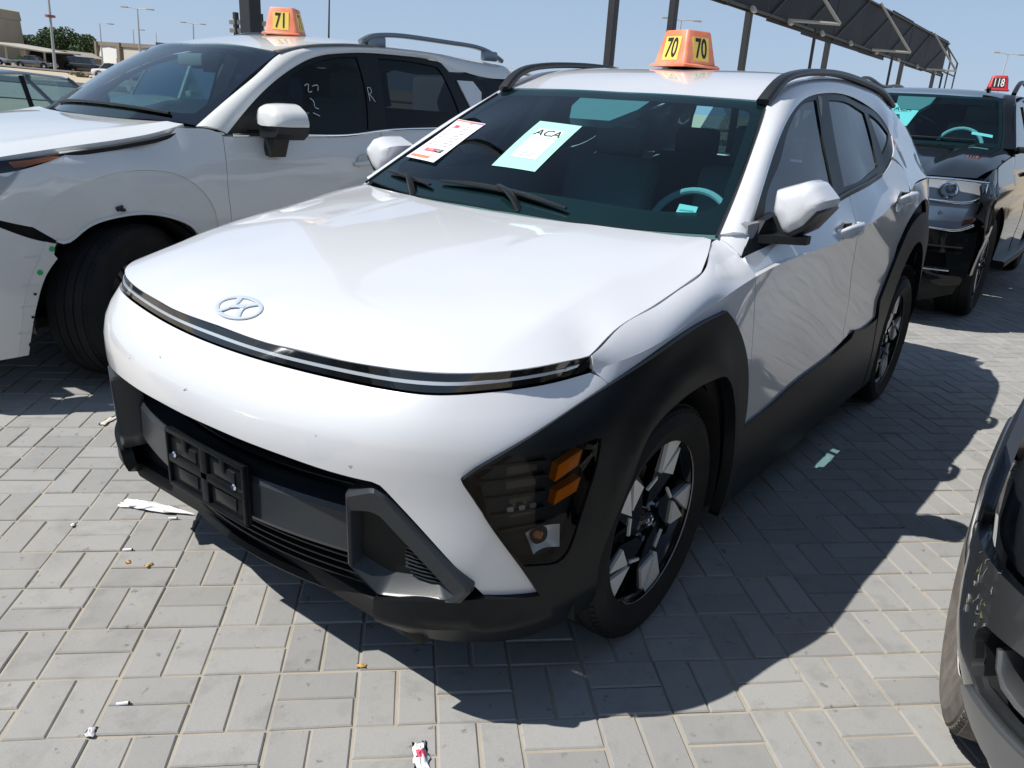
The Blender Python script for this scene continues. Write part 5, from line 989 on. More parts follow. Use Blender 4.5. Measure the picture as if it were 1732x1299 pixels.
# ---------------------------------------------------------------- dark grey car close by on the right, scraped bumper corner
GREYP=mat('grey_metallic_paint',(.085,.09,.095),.36,.7,.8,noise=(5,.3,(.11,.113,.118)))
SILV=mat('satin_silver_trim',(.26,.27,.28),.32,.85)
GC=thing('parked_car','dark grey metallic car with scuffed front bumper corner at right edge','car',(-.27,2.575,0))
g_z=[.24,.34,.42,.50,.60,.72,.86,.98]; g_in=[.19,.13,.09,.05,.012,0,.006,.03]; g_fx=[-.10,-.05,-.02,0,.01,.012,-.01,-.06]
g_plan=[(1.03,0),(1.02,.3),(.985,.55),(.93,.72),(.86,.825),(.75,.905),(.58,.938),(.3,.952),(0,.95),(-.5,.945),(-1.3,.94),(-2.6,.94),(-3.4,.85)]
rows=[]
for z,i_,fx in zip(g_z,g_in,g_fx):
    r=[]
    for x,y in g_plan: r.append((x+fx*np.clip((x-.3)/.6,0,1) if x>.3 else x,y*(1-i_/.92*np.clip(y/.6,0,1)),z))
    rows.append(r)
_gr=np.array(rows[5]); gU=np.concatenate([[0],np.cumsum(np.linalg.norm(np.diff(_gr,axis=0),axis=1))]); GF=Tensor(gU,g_z,rows,even=True)
def GFm(q): P=GF(q); P[:,1]*=-1; return P      # this car shows its right-hand side
gref=(-1.0,0,.6)
uA=float(np.interp(-.42,[-.56,-.3],[gU[6],gU[7]]))     # just ahead of the wheel arch
arch_u=lambda x:float(np.interp(-x,[-p[0] for p in g_plan],gU))
arcp=[(arch_u(.40*math.cos(t)),.36+.40*math.sin(t)) for t in np.linspace(.0,math.pi,18)]
bc=outline([(0,.26),(.7,.25),(arch_u(.56),.26),(arch_u(.42),.30)],[(arch_u(.42),.30),(arch_u(.415),.42),(arch_u(.385),.52),(arch_u(.33),.61)],[(arch_u(.33),.61),(arch_u(.45),.70),(arch_u(.62),.80)],[(arch_u(.62),.80),(.8,.80),(.3,.78),(0,.78)],step=.04)
fog=outline([(.50,.60),(.80,.588),(.90,.592)],[(.90,.592),(.952,.60),(.957,.64)],[(.957,.64),(.956,.695),(.938,.714)],[(.938,.714),(.80,.728),(.50,.735)],[(.50,.735),(.50,.60)],step=.03)
GB=panel('bumper_cover',GFm,bc,GREYP,GC,holes=[fog],step=.045,off=.0,thick=.02,ref=gref)
GBm=panel('bumper_cover',GF,bc,GREYP,GC,holes=[fog],step=.06,thick=.02,ref=gref)
# recess with stepped silver frame
fr_o=inset(fog,-.035); fr_i=inset(fog,.004)
panel('lamp_recess_frame',GFm,outline([(.50,.50),(.80,.488),(.90,.492)],[(.90,.492),(.955,.515),(.975,.578)],[(.975,.578),(.957,.592)],[(.957,.592),(.90,.586),(.80,.582),(.50,.595)],[(.50,.595),(.50,.50)],step=.03),SILV,GB,step=.03,off=.010,thick=.03,ref=gref)
sweep('recess_edge',[GFm(np.array([p]))[0]+np.array([-.02,.012,0]) for p in list(fog)+[fog[0]]],circ(.012,8),TRIM,GB)
panel('recess_floor',GFm,fog,PLAST,GB,step=.05,off=-.07,thick=0,ref=gref)
def gpt(u,v,d): 
    q=np.array([[u,v]]); P=GFm(q)[0]; N=surf_normals(GFm,q)[0]; N=N if N@(P-np.array(gref))>0 else -N; return P+N*d
V=[gpt(*p,-.005) for p in fog]+[gpt(*p,-.07) for p in fog]; n=len(fog); mesh('recess_wall',V,[(i,(i+1)%n,n+(i+1)%n,n+i) for i in range(n)],TRIM,GB)
sweep('recess_trim',[gpt(u,v,-.035) for u,v in outline_open([(.52,.640),(.78,.628),(.865,.630),(.898,.642),(.917,.690)],.03)],rrect(.05,.012,.004),SILV,GB)
FL=lathe('fog_lamp',[(0,.012),(.03,.008),(.045,0),(.05,-.02)],mat('fog_glass',(.10,.11,.12),.05,0,1),GB,n=24); FL.matrix_basis=Matrix.Translation(Vector(gpt(.80,.675,-.045)))@Matrix.Rotation(R_(-125),4,'Z')
# wing, arch trim, headlamp, bonnet
wg=outline([(arch_u(.33),.615),(arch_u(.45),.705),(arch_u(.62),.805)],[(arch_u(.62),.805),(arch_u(.5),.90),(arch_u(.2),.965)],[(arch_u(.2),.965),(arch_u(-.6),.975)],[(arch_u(-.6),.975),(arch_u(-.62),.30)],[(arch_u(-.62),.30),(arch_u(-.42),.30)],[(arch_u(-.42),.36)]and[(arch_u(.41*math.cos(t)),.36+.41*math.sin(t)) for t in np.linspace(math.pi,.65,14)],step=.05)
for ev in (GFm,GF): panel('wing',ev,wg,GREYP,GC,step=.07,off=.002,thick=.02,ref=gref)
at=[(.415*math.cos(t),.36+.415*math.sin(t)) for t in np.linspace(-.12,math.pi*.98,34)]
for s in (1,-1):
    sweep('wheel_arch_trim',[(x,s*-(float(np.interp(z,g_z,[.952-i for i in g_in]))+.006),z) for x,z in at],rrect(.03,.022,.006),TRIM,GC,up=(0,1,0))
    sweep('arch_sunlit_edge',[(x*1.05+.004,s*-(float(np.interp(z,g_z,[.952-i for i in g_in]))+.004),.36+(z-.36)*1.05) for x,z in at[:22]],circ(.006,6),SILV,GC,up=(0,1,0))  # silver strip put in for sunlight along the bumper edge
hlg=outline([(arch_u(.60),.805),(.8,.805),(.55,.79)],[(.55,.79),(.5,.86),(.56,.90)],[(.56,.90),(.85,.92),(arch_u(.5),.905)],[(arch_u(.5),.905),(arch_u(.60),.805)],step=.03)
for ev in (GFm,GF):
    h=panel('headlamp',ev,hlg,LENS,GC,step=.05,off=.004,thick=0,ref=gref); panel('lamp_housing',ev,hlg,mat('lamp_dark_grey',(.03,.032,.035),.25,.4),h,step=.05,off=-.03,thick=0,ref=gref)
def GH(q):
    q=np.atleast_2d(np.asarray(q,float)); x,y=q[:,0],q[:,1]; return np.stack([x,y,1.06-.20*np.maximum(0,(x+.6)/1.5)**2.2-.06*np.abs(y/.86)**3],1)
hg=outline([(.93,.001),(.90,.4),(.80,.66),(.62,.82)],[(.62,.82),(.2,.87),(-.55,.86)],[(-.55,.86),(-.45,.4),(-.42,.001)],step=.05); hg=np.concatenate([hg,(hg*[1,-1])[::-1][:-1]])
panel('bonnet',GH,hg,GREYP,GC,step=.07,thick=.03,ref=gref)
grl=box('front_grille',(.93,0,.70),(.06,1.0,.22),TRIM,GC,.03)
for z in (.64,.70,.76): sweep('grille_bar',[(.975-.05*(y/.5)**2,y,z) for y in np.linspace(-.48,.48,13)],rrect(.015,.014,.004),SILV,grl)
# cabin as lofted shell with glass
side=[(-.55,1.0),(-1.15,1.42),(-1.7,1.47),(-2.4,1.44),(-3.1,1.10)]
def GGL(q): # side glass plane (x,z), right side
    q=np.atleast_2d(np.asarray(q,float)); return np.stack([q[:,0],-(.86-.42*np.maximum(q[:,1]-1.0,0)),q[:,1]],1)
def GGR(q): P=GGL(q); P[:,1]*=-1; return P
for ev in (GGL,GGR):
    panel('side_window',ev,[(-.80,1.02),(-1.22,1.36),(-1.7,1.40),(-2.4,1.37),(-2.9,1.05)],PRIVGL,GC,step=.2,thick=0,ref=gref)
    panel('side_frame',ev,[(-.55,.99),(-1.15,1.42),(-1.7,1.47),(-2.4,1.44),(-3.1,1.05),(-3.1,.98)],TRIM,GC,holes=[np.array([(-.80,1.02),(-1.22,1.36),(-1.7,1.40),(-2.4,1.37),(-2.9,1.05)])],step=.2,off=.004,ref=gref)
def GRF(q):
    q=np.atleast_2d(np.asarray(q,float)); return np.stack([q[:,0],q[:,1],np.interp(-q[:,0],[.42,1.15,1.45,1.8,2.4,3.1,3.5],[.99,1.40,1.475,1.49,1.45,1.13,1.0])-.05*np.abs(q[:,1]/.7)**3],1)
panel('windscreen',GRF,[(-.45,-.78),(-.45,.78),(-1.15,.66),(-1.15,-.66)],WSGLASS,GC,step=.12,thick=0,ref=gref)
panel('roof',GRF,[(-1.15,-.67),(-1.15,.67),(-2.5,.67),(-2.5,-.67)],GREYP,GC,step=.12,ref=gref)
panel('rear_glass',GRF,[(-2.5,-.67),(-2.5,.67),(-3.15,.74),(-3.15,-.74)],PRIVGL,GC,step=.12,thick=0,ref=gref)
for ev in (GFm,GF): panel('body_side',ev,[(arch_u(-.62),.30),(arch_u(-2.15),.30),(arch_u(-2.2),.6),(arch_u(-2.6),.78),(arch_u(-3.0),.6),(arch_u(-3.05),.35),(arch_u(-3.39),.4),(arch_u(-3.39),.975),(arch_u(-.6),.975)],GREYP,GC,step=.12,ref=gref)
box('floor_pan',(-1.1,0,.27),(3.9,1.5,.06),DARK,GC,.02); box('engine_bay',(.15,0,.62),(1.2,1.2,.5),DARK,GC,.04)
SCUFF=mat('scuffed_rubber',(.11,.098,.085),.9,noise=(25,.6,(.20,.185,.165)),bump=(90,.6))
for xw in (0,-2.65):
    for s in (1,-1):
        wl=wheel('wheel',GC,(xw,s*.83,.345),s,R=.345,W=.22,rim=.22,style=5,steer=R_(10) if xw==0 else 0)
        if xw==0 and s<0:
            wl.data.materials[0]=SCUFF
            for ch in wl.children:
                if ch.name.startswith('tread'): ch.data.materials[0]=SCUFF
        V=[];n=16
        for t in np.linspace(-.1,math.pi+.1,n):
            for yy in (.5,.88): V.append((xw+.42*math.cos(t),s*yy,.36+.42*math.sin(t)))
        V.append((xw,s*.5,.33)); mesh('arch_liner',V,[(2*i,2*i+1,2*i+3,2*i+2) for i in range(n-1)]+[(2*i,2*i+2,2*n) for i in range(n-1)],DARK,GC)
# paint scrapes on the corner
rs_=np.random.RandomState(5)
for k in range(28):
    u0=.94+rs_.uniform(0,.09); v0=.68+rs_.uniform(0,.14); col=[('scrape_white',(.22,.225,.23)),('scrape_green',(.11,.12,.05))][k%4==0]
    dv=rs_.uniform(.006,.022); du=rs_.uniform(-.012,.006)
    sweep('scrape',[gpt(u0+du*t+rs_.normal(0,.0015),v0+dv*t,.0006) for t in np.linspace(0,1,5)],rrect(rs_.uniform(.001,.0035),.0012,.0004),mat(*col,.8),GB,scale=[.3,1,.8,.2])

# ---------------------------------------------------------------- background: parked cars, sign frame, poles, buildings, trees
FW=np.array([-.803,-.596]); RT=np.array([-.596,.803])
TILT=Matrix.Rotation(R_(2.2),4,Vector((FW[0],FW[1],0)))
def simple_car(label,loc,rz,L,W,H,paint,tall=False,group=None,detail=True,pick=False):
    """car built from lofted sections: body, glasshouse, roof, pillars, wheels, lamps. Origin at ground under its centre"""
    t=thing('parked_car',label,'car',loc,rz,group); hw=W/2; bl=.62*H if not tall else .58*H; sx=L/2
    prof=[(1.0,.42,.60,.80),(.97,.30,.66,.90),(.80,.22,.70*bl/.9,.97),(.45,.20,bl*.97,1.0),(.28,.20,bl,1.0),(-.5,.20,bl*1.02,1.0),(-.78,.22,bl*(1.02 if tall else .98),.99),(-.95,.30,bl*(.98 if tall else .93),.93),(-1.0,.42,.80*bl,.82)]
    rings=[]
    for fx,zb,zt,ww in prof:
        w=hw*ww; m=(zb+zt)/2
        rings.append([(fx*sx,y*w,z) for y,z in ((-.90,zb),(-.985,zb+.10),(-1,m),(-.975,zt-.14),(-.90,zt-.02),(-.6,zt+.015),(0,zt+.03),(.6,zt+.015),(.90,zt-.02),(.975,zt-.14),(1,m),(.985,zb+.10),(.90,zb))])
    loft('body',rings,paint,t,sharp=50)
    x0,x1=(.30,-.60) if not tall else (.34,-.93); xa,xb=(.06,-.36) if not tall else (.14,-.88)
    zb,zt=bl-.02,H-.025; gl=SIDEGL if detail else mat('far_glass',(.02,.025,.03),.08,0,.5)
    def gring(x,z,w): return [(x,-w,z),(x,w,z)]
    A=[(x0*sx,.86*hw,zb),(xa*sx,.68*hw,zt),(xb*sx,.68*hw,zt),(x1*sx,.86*hw,zb)]
    V=[(x,s*y,z) for s in (1,-1) for x,y,z in A]
    mesh('side_glass',V[:4],[(0,1,2,3)],gl,t); mesh('side_glass',V[4:],[(0,1,2,3)],gl,t)
    mesh('windscreen',[V[0],V[1],V[5],V[4]],[(0,1,2,3)],gl,t); mesh('rear_glass',[V[2],V[3],V[7],V[6]],[(0,1,2,3)],gl,t)
    rr_=[]
    for x,k,dz in ((xa*sx+.10,.98,-.035),(xa*sx-.05,1.0,.0),((xa+xb)/2*sx,1.02,.03),(xb*sx+.05,1.0,0),(xb*sx-.10,.98,-.035)):
        w=.70*hw*k; rr_.append([(x,-w,zt+dz-.01),(x,-w*.9,zt+dz+.02),(x,0,zt+dz+.035),(x,w*.9,zt+dz+.02),(x,w,zt+dz-.01)])
    loft('roof',rr_,paint,t,sharp=60)
    for s in (1,-1):
        for p,q in ((A[0],A[1]),(A[3],A[2])): sweep('pillar',[(p[0],s*p[1],p[2]),(q[0],s*q[1],q[2])],rrect(.07,.04,.01,2),paint,t)
        for fx in (.5,.0) if not tall else (.45,-.1): 
            xm=A[0][0]+(A[3][0]-A[0][0])*(.5 if not tall else (.36 if fx>.2 else .70)); xt=A[1][0]+(A[2][0]-A[1][0])*(.45 if not tall else (.33 if fx>.2 else .68)); sweep('pillar',[(xm,s*.865*hw,zb),(xt,s*.69*hw,zt)],rrect(.06,.03,.008,2),TRIM,t)
        box('head_lamp',(sx*.93,s*hw*.70,.62*bl/.9),(.14,.30,.12),mat('far_lamp',(.6,.62,.65),.15,.3),t,.03); box('tail_lamp',(-sx*.95,s*hw*.74,.80*bl),(.10,.26,.14),REDLENS,t,.03)
        box('door_mirror',(x0*sx-.12,s*(hw+.06),bl+.08),(.12,.18,.11),paint,t,.03)
        for fx in (.60,-.58):
            r=.33 if not tall else .37
            wv=lathe('wheel',[(r*.55,-.10),(r*.93,-.11),(r,-.08),(r,.08),(r*.93,.11),(r*.62,.105)],RUBBER,t,n=24); wv.location=(fx*sx,s*(hw-.11),r); lathe('rim',[(0,.085*s),(r*.2,.09*s),(r*.6,.07*s),(r*.63,.10*s)],ALLOY,wv,n=20)
            lathe('arch',[(r*1.16,-.13),(r*1.16,.02)],DARK,t,n=24).location=(fx*sx,s*(hw-.02-.02),r*1.02)
    return t
P_DK=mat('dark_blue_paint',(.055,.065,.078),.25,.4,1.0); P_SIL=mat('silver_paint',(.32,.33,.34),.3,.6,1.0); P_GRY=mat('far_grey_paint',(.13,.13,.14),.3,.5,1.0); P_WHT=mat('far_white_paint',(.62,.62,.61),.35,0,.8); P_BLK=mat('far_black_paint',(.012,.012,.013),.3,0,.8)
simple_car('dark blue-grey sedan beyond the left white SUV, roof cut by the left edge',(.65,-6.85,-.02),0,4.6,1.82,1.31,P_DK)
simple_car('dark sedan further back, only a sliver of roof beside the SUV windscreen',(-2.3,-9.9,0),0,4.7,1.84,1.40,P_DK)
simple_car('tall white van behind the left SUV, black window pillars',(-7.3,-13.2,0),0,4.9,1.95,1.95,P_WHT,tall=True)
simple_car('dark grey hatchback parked beside the black SUV, beyond the right edge',(-7.2,2.95,0),0,4.5,1.85,1.5,P_GRY)  # unseen car, added so the black SUV side reflects something dark
simple_car('black sedan parked further along beside the black SUV, beyond the right edge',(-13.2,2.95,0),0,4.7,1.85,1.45,P_BLK)  # also unseen, added to keep sunlit ground out of that reflection
simple_car('silver car outside the lower left corner, casting the shadow there',(3.93,-1.18,0),R_(184),4.6,1.85,1.48,P_SIL)
# far cars on the rise
def gz(x,y): return float(far_z(x,y))
for lab,(x,y),rz,L,W,H,pm,tall in (('grey sedan driving along the far sandy road',(-43.68,-106.4),R_(128),4.7,1.8,1.42,P_GRY,False),('white sedan on the far road nearer than the grey one',(-39.0,-78.0),R_(120),4.5,1.8,1.42,P_WHT,False),
  ('black SUV parked before the far pale wall',(-50.39,-107.3),R_(128),5.4,1.95,1.8,P_BLK,True),('silver car at the far left edge of the road',(-39.2,-107.2),R_(128),4.6,1.8,1.45,P_SIL,False),('dark van under the far carport',(-46.0,-110.8),R_(40),5.2,2.0,2.1,P_BLK,True)):
    c=simple_car(lab,(x,y,gz(x,y)-.05),rz,L,W,H,pm,tall,detail=False)
# big sign frame on steel posts, seen from behind
STEEL=mat('painted_steel',(.018,.020,.023),.5,noise=(3,.4,(.04,.035,.03))); SHEETM=mat('sheet_metal_back',(.012,.015,.019),.6,spec=.2,noise=(.9,.5,(.03,.034,.038))); GALV=mat('bright_strut',(.34,.34,.33),.5)
HD=thing('sign_frame','long dark sign hoarding on steel posts seen from behind, receding right','sign frame',(-30,-8,0))
def hp(x): return -7.47-.0231*(-4.63-x)     # the row of posts is almost parallel to the parked cars
def hl(p): return (p[0]+30,p[1]+8,p[2])
zb_,zt_=4.0,5.85
for x in (-4.63,-13.52,-16.28,-20.95,-28.64,-40.76,-48.9): sweep('post',[hl((x,hp(x),gz(x,hp(x))-.5)),hl((x,hp(x),zt_ if x<-5 else 9.5))],rrect(.22 if x>-5 else .17,.17,.01,2),STEEL,HD,up=(1,0,0))
edges=[-4.6,-7.5,-10.5,-13.5,-16.3,-19,-22,-25.2,-28.6,-32.4,-36.5,-40.8,-45,-50.5]
for a,b in zip(edges[:-1],edges[1:]):
    tz=np.random.RandomState(int(-a*10)).uniform(-.08,.08); V=[]
    for d in (.0,.04): V+=[hl((a-.03,hp(a)+.10+d,zb_+tz)),hl((b+.03,hp(b)+.10+d,zb_+tz)),hl((b+.03,hp(b)+.10+d,zt_+tz*.5)),hl((a-.03,hp(a)+.10+d,zt_+tz*.5))]
    mesh('sheet',V,[(0,1,2,3),(7,6,5,4),(0,4,5,1),(1,5,6,2),(2,6,7,3),(3,7,4,0)],SHEETM,HD)
    m=(a+b)/2; y=hp(m)+.18
    sweep('frame_bar',[hl((a,hp(a)+.20,zb_+.12)),hl((b,hp(b)+.20,zb_+.12))],rrect(.07,.07,.008,2),STEEL,HD); sweep('frame_bar',[hl((a,hp(a)+.20,zt_-.1)),hl((b,hp(b)+.20,zt_-.1))],rrect(.06,.06,.008,2),STEEL,HD)
    sweep('frame_bar',[hl((a,hp(a)+.19,zb_+.05)),hl((b,hp(b)+.19,zt_-.1))],rrect(.04,.04,.006,2),STEEL,HD)
    box('floodlight',hl((m,y+.10,zb_+.10)),(.30,.10,.16),GALV,HD,.02,rot=(.5,0,.1))
for x in (-23.5,-33.9,-45.5):
    sweep('strut',[hl((x,hp(x)+.2,zt_)),hl((x-1.2,hp(x)+1.4,zb_+.15))],circ(.05,6),GALV,HD); sweep('strut',[hl((x,hp(x)+.2,zb_+.15)),hl((x-1.2,hp(x)+1.4,zb_+.15))],circ(.05,6),GALV,HD); sweep('strut',[hl((x-.6,hp(x)+.9,zb_-.0)),hl((x-.7,hp(x)+.9,gz(x,hp(x))-.3))],circ(.05,6),STEEL,HD)
for x in (-52.5,-55.0):
    sweep('open_frame',[hl((-50.5,hp(x)+.1,zt_-.1)),hl((x,hp(x)+.1,zt_-.8)),hl((x,hp(x)+.1,gz(x,-8)-.3))],circ(.05,6),STEEL,HD); sweep('open_frame',[hl((-50.5,hp(x)+.1,zb_+.4)),hl((x,hp(x)+.1,zb_+.3))],circ(.04,6),STEEL,HD)
# half-built frame piece by the near post
RK=thing('steel_rack','small pale steel rack beside the thick post behind the left SUV','rack',(-9.57,-15.04,0)); 
for dx in (0,-.55): sweep('rack_post',[(dx*.6,-dx*.8,0),(dx*.6,-dx*.8,2.92)],rrect(.10,.10,.01,2),STEEL,RK,up=(1,0,0))
for z in (2.55,2.72): sweep('rack_rail',[(.1,-.1,z),(-.8,1.05,z)],rrect(.05,.10,.01,2),GALV,RK)
# lamp posts and poles
POLE=mat('lamp_pole_paint',(.42,.43,.42),.5)
def lamp_post(label,px_pos,h,arms=2,r=.09,top=True,nm='street_lamp',col=None):
    x,y=px_pos; z=gz(x,y); t=thing(nm,label,'lamp post' if arms else 'pole',(x,y,z-.2)); t.matrix_world=Matrix.Translation((x,y,z-.2))@TILT
    sweep('pole',[(0,0,0),(0,0,h*.5),(0,0,h)],circ(r,8),col or POLE,t,up=(1,0,0),scale=[1.3,1,.6])
    for i in range(arms):
        s=1 if i==0 else -1; d=RT*s
        sweep('arm',[(0,0,h-.05),(d[0]*.5,d[1]*.5,h+.05),(d[0]*1.1,d[1]*1.1,h+.08)],circ(r*.4,6),col or POLE,t); box('lamp_head',(d[0]*1.35,d[1]*1.35,h+.06),(.35,.75,.14),col or POLE,t,.04,rot=(0,0,math.atan2(d[1],d[0])-math.pi/2))
    return t
def hgt(px_top,hor,D,p): return 1.44+1.063*D*math.tan(math.atan(.361+(hor-px_top)/1329)-.3464)-gz(*p)+.2
for lab,p,D,top,hor,arms,r in (('double-arm street lamp above the far pale wall',(-45.65,-85.92),85,15.5,131,2,.11),('double-arm street lamp right of the far wall',(-64.12,-105.64),110,40,136,2,.12),('tall slim mast with a red clamp among the far cars',(-44.6,-103.6),95,-40,122,0,.15),
    ('thin single pole above the far trees',(-51.16,-105.26),100,40,127,1,.09),('thin pole between the two far double lamps',(-64.72,-122.66),120,50,130,1,.09),('faint thin pole far behind the wall end',(-72.48,-130.03),130,55,132,0,.08),
    ('double-arm street lamp seen behind the orange 70 sign',(-65.24,-32.81),70,33,185,2,.11),('double-arm street lamp far right above the red sign',(-106.25,-13.26),90,89,217,2,.10),('slim dark mast above the left SUV roof rail',(-26.16,-31.93),40,-30,150,0,.05)):
    t=lamp_post(lab,p,hgt(top,hor,D,p),arms,r,nm='street_lamp' if arms else 'pole',col=STEEL if 'dark mast' in lab else None)
    if 'clamp' in lab: lathe('clamp_ring',[(.14,5.9),(.55,5.95),(.55,6.2),(.14,6.25)],mat('clamp_red',(.30,.10,.10),.5),t,axis='z',n=14)
# buildings
def bbox(nm,c,u,v,lu,lv,z0,z1,m,par,bev=0):
    c=np.array(c,float); V=[]
    for z in (z0,z1):
        for a,b in ((-.5,-.5),(.5,-.5),(.5,.5),(-.5,.5)): q=c+u*lu*a+v*lv*b; V.append((q[0],q[1],z))
    return mesh(nm,V,[(0,1,2,3),(4,5,6,7),(0,1,5,4),(1,2,6,5),(2,3,7,6),(3,0,4,7)],m,par)
SAND1=mat('tan_render',(.36,.31,.23),.9,noise=(.4,.5,(.30,.26,.20))); SAND2=mat('pale_render',(.48,.43,.33),.9,noise=(.4,.4,(.40,.36,.29))); ROOFT=mat('roof_tin',(.38,.35,.29),.7); BRN=mat('brown_shed',(.20,.165,.13),.8,noise=(.7,.4,(.15,.12,.10))); WALLW=mat('cream_wall',(.50,.47,.41),.9,noise=(.3,.4,(.42,.39,.34))); WIN=mat('dark_window',(.03,.035,.04),.2)
def building(nm,label,p):
    t=thing(nm,label,'building',(p[0],p[1],0)); t.matrix_world=Matrix.Translation((p[0],p[1],gz(*p)))@TILT; return t
bt=building('building','tan block-like tower building at the far left edge',(-44.7,-131.6)); 
rings=[]
for z,k in ((-1,1.0),(5.9,.94),(5.95,.96),(7.1,.94),(7.2,.9)): rings.append([tuple((RT*a*7.2*k+FW*b*7*k).tolist()+[z]) for a,b in ((-1,-1),(.62,-1),(.70,-.9),(.70,1),(-1,1))])
loft('wall',rings,SAND1,bt,smooth=False); bbox('parapet',(0,0)-FW*6.8,RT,FW,9,.4,5.95,7.1,SAND2,bt)
for a,z in ((.30,3.2),(-.25,3.2)): q=RT*a*7.2-FW*6.95; w_=bbox('window',q,RT,FW,.75,.3,z,z+1.5,WIN,bt); bbox('window_sill',q-FW*.12,RT,FW,1.0,.3,z-.15,z-.02,SAND2,w_)
cp_=building('carport','low pale carport roof on posts before the tan tower','x'and(-46.0,-112.4))
mesh('roof',[tuple((RT*a*3.9+FW*b*4).tolist()+[z]) for a,b,z in ((-1,-1,2.5),(1,-1,2.0),(1,1,2.15),(-1,1,2.65))]+[tuple((RT*a*3.9+FW*b*4).tolist()+[z]) for a,b,z in ((-1,-1,2.35),(1,-1,1.85),(1,1,2.0),(-1,1,2.5))],[(0,1,2,3),(7,6,5,4),(0,4,5,1),(1,5,6,2),(2,6,7,3),(3,7,4,0)],ROOFT,cp_)
for a in (-.9,-.3,.3,.9): sweep('post',[tuple((RT*a*3.9-FW*3.6).tolist()+[-.3]),tuple((RT*a*3.9-FW*3.6).tolist()+[2.15-.22*a])],rrect(.18,.18,.01,2),SAND2,cp_,up=(1,0,0))
bbox('back_wall',FW*3.8,RT,FW,7.6,.3,-.3,1.9,BRN,cp_)
hg=tag(mesh('shade_tarp',[tuple((np.array([-44.06,-108.9])+RT*a+FW*b).tolist()+[gz(-44,-109)+z]) for a,b,z in ((-2.2,0,.2),(-1.4,.2,1.3),(-.4,0,.8),(.4,.1,1.25),(1.6,0,.9),(2.0,.1,.2))]+[tuple((np.array([-44.06,-108.9])+RT*a+FW*(b+1.2)).tolist()+[gz(-44,-109)+z]) for a,b,z in ((-2.2,0,.2),(-1.4,.2,1.1),(-.4,0,.7),(.4,.1,1.1),(1.6,0,.8),(2.0,.1,.2))],[(i,i+1,i+7,i+6) for i in range(5)]+[(0,1,2,3,4,5),(11,10,9,8,7,6)],mat('green_tarp',(.05,.16,.03),.7),None),'green tarp heap in front of the far carport','tarp')
bs=building('shed','brown gabled shed right of the far carport',(-51.7,-113.6))
V=[tuple((RT*a*2.1+FW*b*3).tolist()+[z]) for b in (-1,1) for a,z in ((-.85,-.3),(.85,-.3),(.85,1.7),(.3,2.2),(-.85,2.15))]; mesh('wall',V,[(0,1,2,3,4),(9,8,7,6,5)]+[(i,(i+1)%5,5+(i+1)%5,5+i) for i in range(5)],BRN,bs)
mesh('roof',[tuple((RT*a*2.1+FW*b*3.3).tolist()+[z]) for b in (-1,1) for a,z in ((-.93,2.17),(.3,2.25),(.97,1.65),(.97,1.75),(.3,2.36),(-.93,2.28))],[(0,1,2,3,4,5),(11,10,9,8,7,6)]+[(i,(i+1)%6,6+(i+1)%6,6+i) for i in range(6)],ROOFT,bs)
bw=building('building','long cream wall building with big pale arch and brown parapet',(-56.3,-107.8))
L0=np.array([-58.74,-121.79])-np.array([-56.3,-107.8]); L1=np.array([-53.84,-92.72])-np.array([-56.3,-107.8]); U_=(L1-L0)/np.linalg.norm(L1-L0); Vn=np.array([-U_[1],U_[0]]); Vn=Vn if Vn@FW>0 else -Vn; cm=(L0+L1)/2
bbox('wall',cm+Vn*4,U_,Vn,30,8,-.5,3.5,WALLW,bw); bbox('parapet',cm+Vn*4,U_,Vn,30.4,8.4,3.5,4.0,BRN,bw)
ap=[(-4.2,-.2),(-4.2,2.4),(-3.4,3.1),(0,3.3),(3.4,3.1),(4.2,2.4),(4.2,-.2)]
mesh('arch_panel',[tuple((L0+U_*(5.5+a)-Vn*.15).tolist()+[z]) for a,z in ap]+[tuple((L0+U_*(5.5+a)+Vn*.1).tolist()+[z]) for a,z in ap],[tuple(range(7)),tuple(range(13,6,-1))]+[(i,(i+1)%7,7+(i+1)%7,7+i) for i in range(7)],SWHITE,bw)
bbox('column',L0+U_*10.2-Vn*.2,U_,Vn,1.2,.5,-.5,4.0,BRN,bw); bbox('column',L0+U_*.6-Vn*.2,U_,Vn,.9,.5,-.5,4.0,BRN,bw)
for a in (2.2,9.2): bbox('doorway',L0+U_*a-Vn*.18,U_,Vn,1.1,.1,-.3,2.0,mat('faded_red_door',(.30,.12,.10),.7) if a>5 else WIN,bw)
sb=lamp_post('dark box signboard on a short pole past the wall end',(-50.15,-88.79),3.6,0,.08,nm='signboard'); sb['category']='sign'; box('board',(0,0,3.6),(.4,1.9,1.2),mat('board_blue',(.05,.07,.11),.5),sb,.05,rot=(0,0,math.atan2(RT[1],RT[0])-math.pi/2))
